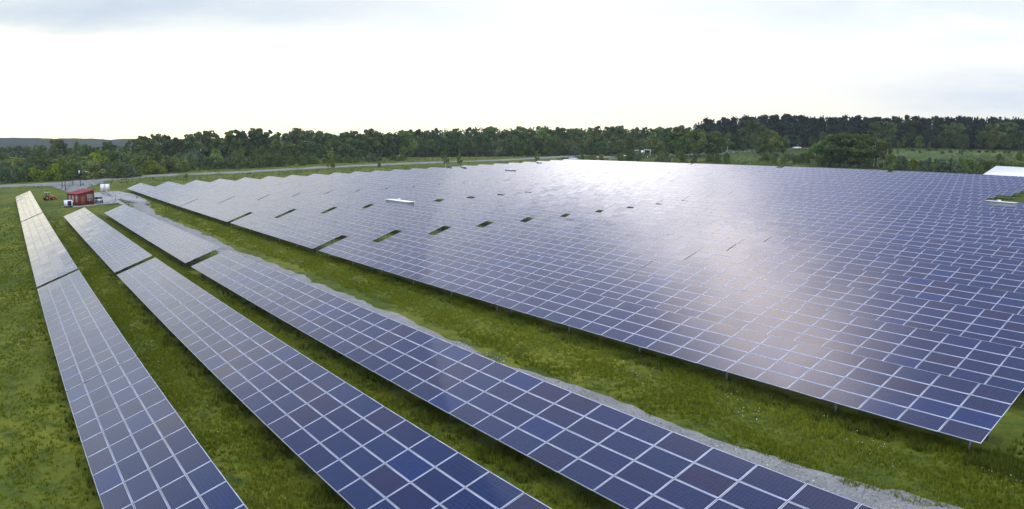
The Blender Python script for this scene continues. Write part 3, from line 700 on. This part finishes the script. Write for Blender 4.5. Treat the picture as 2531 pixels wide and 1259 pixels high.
# ------------------------------------------------------------------ grass tufts, weeds, flowers (nobody could count them)
def scatter(name, pos, m, hgt, wid, nb, label, cat, seed):
    rg = np.random.default_rng(seed); n = len(pos); k = nb
    a = rg.random((n, k)) * 6.283; sp_ = hgt[:, None] * .45 * rg.random((n, k)); hh = hgt[:, None] * (.5 + .7 * rg.random((n, k)))
    bx = pos[:, 0][:, None] + rg.normal(0, .05, (n, k)) + np.cos(a) * .05; by = pos[:, 1][:, None] + rg.normal(0, .05, (n, k)); bz = np.repeat(pos[:, 2][:, None], k, 1) - .02
    ww = wid[:, None] * np.ones((n, k)); dx, dy = -np.sin(a) * ww, np.cos(a) * ww
    v0 = np.stack([bx - dx, by - dy, bz], -1); v1 = np.stack([bx + dx, by + dy, bz], -1); v2 = np.stack([bx + np.cos(a) * sp_, by + np.sin(a) * sp_, bz + hh], -1)
    V_ = np.stack([v0, v1, v2], 2).reshape(-1, 3); tone_ = .5 + .5 * np.sin(pos[:, 0] * .23 + 1.7 * np.sin(pos[:, 1] * .5 + pos[:, 0] * .11)); A_ = np.clip(np.repeat(tone_, k) * .3 - .02 + np.repeat(rg.random(n), k) * .4 + rg.random(n * k) * .3, 0, 1)
    o = link(name, mesh(name, V_, np.arange(n * k * 3).reshape(-1, 3), m, attr=A_)); tag(o, label, cat, kind='stuff')
rg = np.random.default_rng(33)
def on_track(x, y):
    tx = np.array([p[0] for p in trk])[::1]; ty = np.array([p[1] for p in trk]); o_ = np.argsort(tx); yc = np.interp(x, tx[o_], ty[o_]); return np.abs(y - yc) < 1.75 + .35 * np.sin(x * 1.7) * np.sin(x * .63)
def strip(n, x0, x1, y0, y1, bias=2.3):
    x = x1 - (x1 - x0) * rg.random(n) ** bias; y = y0 + (y1 - y0) * rg.random(n)
    keep = rg.random(n) < np.clip((x - x0) / ((x1 - x0) * .6), 0, 1) ** 1.5
    return x[keep], y[keep]
X, Y = [], []
for n, a in ((30000, (-190, -2, 6.3, 9.9)), (30000, (-190, -2, 13.8, 17.4)), (28000, (-230, 0, -9, 2.4)), (9000, (-95, -3, 21.2, 24.5)), (56000, (-230, 6, 25.8, 33.6)), (12000, (-13, 14, 31, 60))):
    x, y = strip(n, *a); X.append(x); Y.append(y)
X = np.concatenate(X); Y = np.concatenate(Y); dn = np.sin(X * .8 + 2 * np.sin(Y * .6)) + np.sin(Y * 1.9 + X * .3) + rg.normal(0, 1.0, len(X))
k = (~on_track(X, Y)) & (dn > -1.2); X, Y, dn = X[k], Y[k], dn[k]
Z = ground(X, Y); hg = .10 + .07 * rg.random(len(X)) + .035 * np.clip(dn, 0, 3)
scatter('grass', np.stack([X, Y, Z], -1), BLADE, hg, .012 + .0004 * np.hypot(X, Y) * np.ones(len(X)), 7, 'rough green grass between the rows of solar tables', 'grass', 1)
# taller weeds along and under the low edges
X, Y = [], []
for n, (a, b_, c, d) in ((4200, (-95, -2, 9.2, 10.8)), (4200, (-95, -2, 16.7, 18.3)), (1500, (-95, -2, 1.9, 3.3)), (7000, (-110, -10, 31.5, 33.4)), (900, (-14.5, -9, 31, 38)), (1200, (-90, -3, 6.0, 7.0))):
    x, y = strip(n, a, b_, c, d); X.append(x); Y.append(y)
X = np.concatenate(X); Y = np.concatenate(Y); dn = np.sin(X * .9) + np.sin(X * 2.3 + 1) + rg.normal(0, .8, len(X)); k = dn > 0; X, Y, dn = X[k], Y[k], dn[k]
scatter('weeds', np.stack([X, Y, ground(X, Y)], -1), WEED, .17 + .10 * np.clip(dn, 0, 2.5), .03 + .0004 * np.hypot(X, Y), 9, 'taller dark weeds growing along the low edges of the tables', 'weeds', 2)
# tall grass and reeds beyond the field
pts = []
for n, (pa, pb), (da, db) in ((3500, (-20, 1400), (275, 420)), (20000, (1380, 2560), (225, 470))):
    px = rg.uniform(pa, pb, n); d = rg.uniform(da, db, n); a = np.interp(px, _pxs[::-1], _azs[::-1]); pts.append(np.stack([d * np.cos(a), d * np.sin(a)], -1))
pts = np.concatenate(pts)
inside = (pts[:, 1] > 28) & (pts[:, 1] < 214) & (pts[:, 0] > -238 - 1.95 * (pts[:, 1] - 32) / 7.88 - 2)
rdx = np.array([c_[0] for c_ in cw]); rdy = np.array([c_[1] for c_ in cw]); rdw = np.array([c_[2] for c_ in cw])
ddm = np.min(np.hypot(pts[:, 0][:, None] - np.interp(np.linspace(0, 1, 300), np.linspace(0, 1, len(rdx)), rdx)[None], pts[:, 1][:, None] - np.interp(np.linspace(0, 1, 300), np.linspace(0, 1, len(rdx)), rdy)[None]), 1)
pn = np.sin(pts[:, 0] * .05 + 2 * np.sin(pts[:, 1] * .04)) + rg.normal(0, .7, len(pts))
pts = pts[(~inside) & (ddm > 11) & (pn > -.4)]
scatter('meadow_grass', np.column_stack([pts, ground(pts[:, 0], pts[:, 1])]), MEADOW, .3 + .4 * rg.random(len(pts)), np.full(len(pts), .16), 8, 'tall rough grass of the meadow beyond the solar field', 'grass', 3)
# small white flowers
X = rg.uniform(-36, -4, 520); Y = 28.2 + 3.6 * rg.random(520) - .02 * X; c_ = np.sin(X * .9 + Y) + rg.normal(0, .5, 520); k = c_ > .3; X, Y = X[k], Y[k]
X2 = rg.uniform(-60, -5, 90); Y2 = np.where(rg.random(90) < .5, rg.uniform(6.6, 8.8, 90), rg.uniform(-6, 1.6, 90)); X = np.append(X, X2); Y = np.append(Y, Y2)
p = np.stack([X, Y, ground(X, Y) + .2], -1); V_, Q_ = leaves(p, np.tile([0, 0, 1.0], (len(p), 1)), .019, rg)
tag(link('flowers', mesh('flowers', V_, Q_, simple('white_petals', (.72, .72, .66), .8))), 'tiny white flowers dotted over the grass strip', 'flowers', kind='stuff')
# stones of the track edge
n = 4200; X = -5 - 40 * rg.random(n) ** 1.3; tx = np.array([q[0] for q in trk]); ty = np.array([q[1] for q in trk]); oo = np.argsort(tx); Y = np.interp(X, tx[oo], ty[oo]) + rg.uniform(-1.9, 1.2, n) + .4 * smooth(-30, -15, X)
p = np.stack([X, Y, ground(X, Y) + .05], -1); V_, Q_ = leaves(p, np.tile([0, 0, 1.0], (n, 1)), .035, rg)
tag(link('gravel', mesh('gravel', V_, Q_, simple('stone_grey', (.34, .34, .33), .9, var=.5, scale=9))), 'loose grey stones scattered over the gravel track', 'gravel', kind='stuff')

# ------------------------------------------------------------------ red hut
def frame_at(p, toward):
    d = np.array(toward[:2]) - np.array(p[:2]); return math.atan2(d[1], d[0])
hA = gp(194.5, 510)
vw = hA[:2] / np.linalg.norm(hA[:2]); lat = np.array([vw[1], -vw[0]])        # lat = to the right in the picture
dB = lat * 3.5 + vw * 2.0; LB = float(np.hypot(*dB)); angB = math.atan2(dB[1], dB[0])
LC = 4.9
hut = thing('red_hut', 'small red wooden hut with a sloping red roof and cream windows beside the gravel yard', 'hut', tuple(hA), angB)
h1, h2 = 2.6, 3.3
b = MB(); pr = [(0, 0), (LB, 0), (LB, h2), (0, h1)]; b.extrude([(x, z_) for x, z_ in pr], 0.0, LC); b.obj('wall', [REDWALL], hut)
# boards
b = MB()
for k in range(1, 9): b.box((LB / 2, -.012, k * .3), (LB, .02, .03))
for k in range(1, 9): b.box((-.012, LC / 2, k * .3), (.02, LC, .03))
b.obj('cladding', [REDWALL], hut)
b = MB(); e = .32; sl_ = (h2 - h1) / LB; b.poly([(-e, -e, h1 - e * sl_ + .02), (LB + e, -e, h2 + e * sl_ + .02), (LB + e, LC + e, h2 + e * sl_ + .02), (-e, LC + e, h1 - e * sl_ + .02),
    (-e, -e, h1 - e * sl_ + .16), (LB + e, -e, h2 + e * sl_ + .16), (LB + e, LC + e, h2 + e * sl_ + .16), (-e, LC + e, h1 - e * sl_ + .16)],
    [(3, 2, 1, 0), (4, 5, 6, 7), (0, 1, 5, 4), (1, 2, 6, 5), (2, 3, 7, 6), (3, 0, 4, 7)])
for k in range(14):
    y = -e + (LC + 2 * e) * (k + .5) / 14; b.bar((-e, y, h1 - e * sl_ + .17), (LB + e, y, h2 + e * sl_ + .17), .04, .03)
b.obj('roof', [REDROOF], hut)
def win(cx, cz, w_, h_, side, parent):
    fr_ = MB(); gl = MB(); q = .09
    def bx(m_, dx, dz, sw, sh, dep, off):
        if side == 'front': m_.box((cx + dx, -off, cz + dz), (sw, dep, sh))
        else: m_.box((-off, cx + dx, cz + dz), (dep, sw, sh))
    for dx in (-w_ / 2, w_ / 2): bx(fr_, dx, 0, q, h_ + q, .07, .045)
    for dz in (-h_ / 2, h_ / 2): bx(fr_, 0, dz, w_ - q, q, .07, .045)
    bx(fr_, 0, 0, .05, h_ - q, .06, .045); bx(fr_, 0, 0, w_ - q, .05, .05, .05)
    bx(gl, 0, 0, w_ - .04, h_ - .04, .02, .02)
    o = fr_.obj('window', [WINW], parent); gl.obj('pane', [WGL], o); return o
win(LB * .72, 1.75, 1.15, 1.25, 'front', hut)
for yy in (.7, 2.3, 3.7): win(yy, 1.55, .55, 1.35, 'side', hut)
dr = MB().box((LB * .30, -.04, 1.02), (.95, .05, 2.0)).obj('door', [simple('brown_door', (.20, .06, .03), .6)], hut); MB().box((LB * .38, -.09, 1.0), (.1, .05, .05)).obj('handle', [STEEL], dr)
b = MB().box((LB * .55, -.55, .08), (1.3, .7, .16)).obj('step', [CONC], hut)
# pad and generator
gA = gp(170, 514); gB = gp(200, 515)
pad = thing('concrete_pad', 'flat concrete slab along the near side of the red hut', 'slab', tuple(hA), angB)
MB().box((1.0, -1.1, .02), (6.6, 1.5, .14)).box((-1.6, .9, .02), (2.9, 2.5, .138)).obj('slab', [CONC], pad)
gpos = gp(169.5, 513); gpos[2] += .10
gen = thing('generator', 'white boxy generator with dark louvred door standing left of the red hut', 'generator', tuple(gpos), frame_at((0, 0), (lat[0], lat[1])) + .25)
MB().box((0, 0, .09), (1.75, 1.1, .18)).obj('base', [DARK], gen)
b = MB().box((0, 0, .78), (1.7, 1.05, 1.2)); b.box((0, 0, 1.41), (1.55, .9, .06)); b.obj('housing', [WHITE], gen)
b = MB().box((.12, -.535, .76), (.85, .03, 1.04))
for k in range(9): b.box((.12, -.56, .32 + k * .11), (.8, .03, .03))
b.obj('louvred_door', [DARK], gen)

# wheels helper
def wheel(parent, c, r_, w_, ax=(0, 1, 0), hub=WHITE):
    c = Vector(c); a = Vector(ax) * w_ / 2; wm = link('wheel', MB().tube(c - a, c + a, r_, r_, 18).mesh('wheel', [BLACKRUB]), parent)
    link('rim', MB().tube(c - a * 1.06, c + a * 1.06, r_ * .55, r_ * .55, 12).mesh('rim', [hub]), wm)
# tractor loader
tp_ = gp(122, 496)
tr = thing('loader_tractor', 'small orange and black loader tractor with a canopy on the grass left of the hut', 'tractor', tuple(tp_), frame_at((0, 0), (lat[0], lat[1])) + .35)
MB().extrude([(-1.1, .5), (1.15, .5), (1.25, .75), (1.2, 1.15), (.3, 1.25), (.2, 1.0), (-1.1, 1.0)], -.4, .4).obj('body', [ORANGE], tr)
b = MB()
for x in (-.95, .05):
    for y in (-.45, .45): b.bar((x, y, .95), (x * .9, y, 1.95), .07)
b.box((-.45, 0, 1.08), (.5, .5, .15)).box((-.72, 0, 1.35), (.1, .5, .5)); b.obj('cab_frame', [DARK], tr)
MB().box((-.45, 0, 1.99), (1.35, 1.15, .08)).obj('canopy', [simple('pale_green_canopy', (.42, .46, .32), .6)], tr)
b = MB()
for y in (-.5, .5): b.bar((-.1, y, 1.2), (1.5, y, .75), .1, .14); b.bar((1.5, y, .75), (1.75, y, .35), .1, .12)
b.obj('loader_arm', [ORANGE], tr)
MB().extrude([(1.7, .15), (2.15, .1), (2.2, .2), (1.8, .3), (1.82, .75), (1.7, .75)], -.75, .75).obj('bucket', [ORANGE], tr)
for x, r_ in ((-.75, .55), (.85, .38)):
    for y in (-.62, .62): wheel(tr, (x, y, r_), r_, .32, hub=ORANGE)
# cars
def car(label, pos, rot, paint, van=False):
    c = thing('parked_car' if 'parked' in label else 'passing_car', label, 'car', tuple(pos), rot)
    prof = [(-2.1, .35), (2.1, .35), (2.15, .62), (2.05, .82), (1.15, .95), (-1.95, .98), (-2.15, .85), (-2.18, .5)]
    b = MB().extrude(prof, -.84, .84)
    top_ = [(-1.85, .97), (1.1, .94), (.35, 1.42), (-1.25, 1.46)]
    me = b.mesh('body', [paint]); bo = link('body', me, c)
    o_ = MB(); y1 = .66
    P1 = [(x, -.80 if z_ < 1 else -y1, z_) for x, z_ in top_]; P2 = [(x, .80 if z_ < 1 else y1, z_) for x, z_ in top_]
    o_.poly(P1 + P2, [(0, 1, 2, 3), (7, 6, 5, 4), (0, 4, 5, 1), (1, 5, 6, 2), (2, 6, 7, 3), (3, 7, 4, 0)]); o_.obj('windows', [CARGLASS], c)
    MB().box((-.45, 0, 1.47), (1.62, 1.3, .05)).obj('roof', [paint], c)
    for x in (-1.35, 1.3):
        for y in (-.76, .76): wheel(c, (x, y, .32), .32, .2, hub=SILVER)
    for y in (-.6, .6): MB().box((2.12, y, .68), (.06, .3, .12)).obj('headlight', [WHITE], c)
    for y in (-.62, .62): MB().box((-2.18, y, .8), (.05, .28, .14)).obj('tail_light', [simple('red_lens', (.3, .02, .02), .3)], c)
    MB().box((-2.2, 0, .5), (.08, 1.5, .16)).obj('bumper', [DARK], c); MB().box((2.16, 0, .45), (.08, 1.5, .16)).obj('bumper', [DARK], c)
    return c
cpos = gp(243, 502)
car('silver car parked on the gravel right behind the red hut', cpos, math.atan2(vw[1], vw[0]) + .12, SILVER)
def tangent(px, d, px2, d2): a, b = at(px, d), at(px2, d2); return math.atan2(b[1] - a[1], b[0] - a[0])
pc = at(1417, 362); pc[2] += .12
car('bright white car driving on the road behind the far corner of the field', pc, tangent(1417, 362, 1440, 366), CARWHITE)
pc = at(1546, 400); pc[2] += .12
car('half hidden white car on the road left of the white truck', pc, tangent(1546, 400, 1560, 402), CARWHITE)
pc = at(1969, 431); pc[2] += .12
car('small white car on the far road left of the lone grove', pc, tangent(1969, 431, 1950, 431), CARWHITE)
# white truck behind trees
pt_ = at(1588, 384); pt_[2] += .1
tk = thing('white_truck', 'tall white truck with open load frame half hidden by trees', 'truck', tuple(pt_), tangent(1575, 384, 1603, 384))
MB().box((-.2, 0, .8), (6.4, 1.1, .3)).obj('chassis', [DARK], tk)
MB().extrude([(-.9, .9), (.5, .9), (.5, 3.4), (-.5, 3.6), (-1.0, 2.3)], -1.1, 1.1).obj('cab', [WHITE], tk)
b = MB().box((2.2, 0, 3.8), (3.2, 2.2, .2)).box((-2.2, 0, 3.5), (2.8, 2.2, .25))
for x in (.85, 3.6): 
    for y in (-1, 1): b.bar((x, y, .95), (x, y, 3.75), .16)
for y in (-1, 1): b.bar((-3.4, y, .95), (-3.4, y, 3.4), .14)
b.obj('load_frame', [WHITE], tk)
for x in (-2.3, 1.2, 2.4):
    for y in (-.95, .95): wheel(tk, (x, y, .5), .5, .3)
# guard rail
gr0, gr1 = at(1465, 385), at(1520, 396)
gr = thing('guard_rail', 'pale steel guard rail along the road left of the white truck', 'guard rail', tuple(gr0), math.atan2(gr1[1] - gr0[1], gr1[0] - gr0[0]))
Lg = float(np.hypot(*(gr1 - gr0)[:2])); b = MB().box((Lg / 2, 0, .75), (Lg, .06, .32)); b.obj('rail', [WHITE], gr)
for k in range(6): MB().box((Lg * k / 5, .08, .35), (.1, .08, .8)).obj('post', [STEEL], gr)

# white double cabinet board by the yard
cb_ = gp(260, 473)
cab = thing('white_cabinet', 'pair of white switch cabinets standing side by side behind the gravel yard', 'cabinet', tuple(cb_), math.atan2(lat[1], lat[0]))
for x in (-.66, .66):
    d_ = MB().box((x, 0, 1.08), (1.2, .45, 1.8)).obj('cabinet_body', [WHITE], cab); MB().box((x, -.235, 1.08), (1.08, .02, 1.68)).obj('door', [WHITE], d_)
MB().box((0, 0, .09), (2.6, .5, .18)).obj('plinth', [CONC], cab)
# gate posts and gate behind the hut
gpst = [(154, 467), (162, 472), (181, 461), (199, 460)]
pp_ = [gp(*q) for q in gpst]
for k, (q, hh_, lab) in enumerate(zip(pp_, (1.9, 2.5, 2.0, 2.2), ('leftmost dark post of the gate behind the red hut', 'thickest dark gate post left of the hut roof', 'dark gate post just above the hut roof', 'rightmost dark gate post above the hut roof'))):
    o = thing('gate_post', lab, 'post', tuple(q), 0, 'gate posts behind the red hut'); MB().box((0, 0, hh_ / 2), (.22, .22, hh_)).obj('post', [DARK], o); MB().box((0, 0, hh_ + .03), (.28, .28, .06)).obj('cap', [DARK], o)
a_, b_ = Vector(pp_[0]), Vector(pp_[1])
def rail_gate(a_, b_, label):
    o = thing('gate', label, 'gate', tuple(a_), 0); d_ = Vector(b_) - Vector(a_); b = MB()
    for z_ in (.25, .9, 1.55): b.bar((0, 0, z_), (d_.x, d_.y, d_.z + z_), .04)
    n_ = max(4, int(d_.length / .6))
    for k in range(1, n_): q = d_ * (k / n_); b.bar((q.x, q.y, q.z + .2), (q.x, q.y, q.z + 1.6), .012)
    b.obj('bars', [DARK], o)
rail_gate(pp_[1], pp_[2], 'thin dark barred gate between the posts behind the hut')
# perimeter fence: slim posts with wire
def fence(pts_, label, step=4.0, hh=1.6):
    o = thing('wire_fence', label, 'fence', tuple(pts_[0])); base_ = Vector(pts_[0]); seg = []
    for p, q in zip(pts_[:-1], pts_[1:]):
        n_ = max(1, int(np.hypot(*(q - p)[:2]) / step)); seg += [p + (q - p) * k / n_ for k in range(n_)]
    seg.append(pts_[-1]); seg = [Vector((s_[0], s_[1], float(ground(s_[0], s_[1])))) - base_ for s_ in seg][:90]
    w_ = MB()
    for p, q in zip(seg[:-1], seg[1:]):
        for z_ in (.15, .6, 1.1, 1.55): w_.bar(p + Vector((0, 0, z_)), q + Vector((0, 0, z_)), .012)
    w_.obj('wire', [STEEL], o); pm = MB().box((0, 0, hh / 2 - .1), (.045, .045, hh + .2)).mesh('post', [STEEL])
    for s_ in seg: link('post', pm, o).location = s_
fence([gp(2, 478), gp(60, 475), gp(105, 472), gp(150, 468)], 'thin wire fence from the left picture edge to the gate')
fence([gp(205, 462), gp(245, 456), gp(300, 455), gp(360, 447), gp(430, 441), gp(520, 434)], 'thin wire fence between the road and the first field rows')
# lamp posts
def lamp(px, py, toppy, label, side=1, two=False):
    b0 = gp(px, py); d = float(np.hypot(b0[0], b0[1])); h_ = max(3, top_h(px, toppy, d)); an = math.atan2(lat[1], lat[0])
    o = thing('street_lamp', label, 'street lamp', tuple(b0), an, 'lamps along the road')
    MB().tube((0, 0, 0), (0, 0, h_), .06, .04).obj('pole', [STEEL], o)
    MB().bar((0, 0, h_ - .05), (side * 1.0, 0, h_), .06).obj('arm', [STEEL], o)
    MB().box((side * 1.2, 0, h_), (.75, .35, .16)).obj('lamp_head', [WHITE], o)
    if two: MB().bar((0, 0, h_ - .1), (-side * 1.0, 0, h_ - .1), .05).obj('arm', [STEEL], o); MB().box((-side * 1.35, 0, h_ + .0), (.45, .12, 1.05)).obj('panel', [WHITE], o)
lamp(206, 446, 431, 'street lamp with a small white panel behind the red hut', 1, True)
lamp(285, 440, 436, 'low street lamp by the road right of the hut', -1)
lamp(392, 428, 414, 'street lamp in the bushes beyond the first field rows', -1)
lamp(981, 400, 384, 'street lamp in front of the dark trees at the middle', 1)
lamp(1408, 386, 370, 'street lamp beside the bright white car', 1)
# yard lamp / mast and kerb
mp = gp(287, 504); o = thing('yard_pole', 'thin grey pole at the edge of the gravel yard', 'pole', tuple(mp)); MB().tube((0, 0, 0), (0, 0, 3.0), .05, .04).obj('pole', [STEEL], o); MB().box((0, 0, 3.0), (.3, .14, .12)).obj('lamp_head', [STEEL], o)
ka, kb = gp(240, 508.5), gp(293, 505); d_ = Vector(kb) - Vector(ka)
o = thing('pipe_rail', 'long dark pipe lying along the near edge of the gravel yard', 'pipe', tuple(ka)); MB().tube((0, 0, .18), (d_.x, d_.y, d_.z + .18), .14, .14, 10).obj('pipe', [STEEL], o)

# ------------------------------------------------------------------ flat-roofed inverter kiosks between the rows
def kiosk(px, py, wpx, label):
    best = None
    for j in range(1, 23):       # find the aisle whose roof height meets that place
        y = Y4 + PITCHY * j - 1.6
        xs_ = np.linspace(-300, -20, 1200); zz_ = surf(xs_, np.full(1200, y + 1.6)) + 1.62
        P_, Z_ = project(np.stack([xs_, np.full(1200, y), zz_], -1)); k = int(np.argmin(np.abs(P_[:, 0] - px)))
        e_ = abs(P_[k, 1] - py)
        if best is None or e_ < best[0]: best = (e_, xs_[k], y, zz_[k], j)
    e_, x, y, zr, j = best
    L1_ = .0; P2, _ = project(np.array([[x - 1, y, zr], [x + 1, y, zr]])); ln = wpx / (abs(P2[1, 0] - P2[0, 0]) / 2); g0 = float(ground(x, y)); hh_ = zr - g0
    o = thing('inverter_kiosk', label, 'kiosk', (x, y, g0), 0, 'inverter kiosks with white roofs')
    MB().box((0, 0, hh_ / 2), (ln * .9, 1.3, hh_ - .14)).obj('wall', [simple('grey_cabinet', (.3, .32, .34), .6)], o)
    MB().box((0, 0, hh_ - .03), (ln, 1.7, .07)).obj('roof', [WHITE], o)
    MB().box((-ln * .1, .3, hh_ + .12), (.5, .5, .22)).obj('vent', [WHITE], o)
    return j, e_
for a in ((988, 498, 58, 'inverter kiosk with a long white roof between rows, left of the middle'), (1262, 418, 20, 'small far inverter kiosk roof near the far corner of the field'),
          (2474, 496, 74, 'inverter kiosk with a long thin white roof beside the open grass at right')): kiosk(*a)

# white-roofed shed at the right edge, behind the field
s0, s1 = at(2433, 262), at(2560, 262)
ang = math.radians(0); zs = float(ground(s0[0], s0[1]))
shed = thing('storage_shed', 'long shed with a bright white sloping roof at the right picture edge', 'shed', tuple(s0), 0)
hl_ = top_h(2433, 433, 262); hh2 = hl_
Ls, Ds = 34.0, 9.0
b = MB().poly([(0, 0, 0), (Ls, 0, 0), (Ls, Ds, 0), (0, Ds, 0), (0, 0, hl_), (Ls, 0, hl_), (Ls, Ds, hl_ + 2.6), (0, Ds, hl_ + 2.6)], [(0, 1, 5, 4), (1, 2, 6, 5), (2, 3, 7, 6), (3, 0, 4, 7), (4, 5, 6, 7)])
b = MB(); b.poly([(.3, .3, 0), (Ls, .3, 0), (Ls, Ds - .3, 0), (.3, Ds - .3, 0), (.3, .3, hl_ - .05), (Ls, .3, hl_ - .05), (Ls, Ds - .3, hl_ + 2.5), (.3, Ds - .3, hl_ + 2.5)], [(0, 1, 5, 4), (1, 2, 6, 5), (2, 3, 7, 6), (3, 0, 4, 7)])
b.obj('wall', [simple('dark_shed_wall', (.035, .045, .055), .7)], shed)
MB().poly([(-.2, -.3, hl_), (Ls + .2, -.3, hl_), (Ls + .2, Ds + .3, hl_ + 2.7), (-.2, Ds + .3, hl_ + 2.7), (-.2, -.3, hl_ + .12), (Ls + .2, -.3, hl_ + .12), (Ls + .2, Ds + .3, hl_ + 2.82), (-.2, Ds + .3, hl_ + 2.82)],
    [(3, 2, 1, 0), (4, 5, 6, 7), (0, 1, 5, 4), (1, 2, 6, 5), (2, 3, 7, 6), (3, 0, 4, 7)]).obj('roof', [simple('white_roof_sheet', (.82, .83, .84), .35, var=.03)], shed)
# ------------------------------------------------------------------ the air itself
if 1:
    hm = bpy.data.materials.new('haze'); hm.use_nodes = True; ht = NT(hm.node_tree)
    pv = ht.add('ShaderNodeVolumePrincipled', i_Density=.00011, i_Anisotropy=.2); pv.inputs['Color'].default_value = (.84, .91, 1.0, 1)
    ho = ht.add('ShaderNodeOutputMaterial'); ht.l.new(pv.outputs[0], ho.inputs['Volume'])
    hz = MB().box((-1050, 1050, 90), (5400, 5400, 220)).obj('haze', [hm]); tag(hz, kind='stuff')
    sc.cycles.volume_bounces = 0
print('tables', N_TABLES, 'plants', NT_)
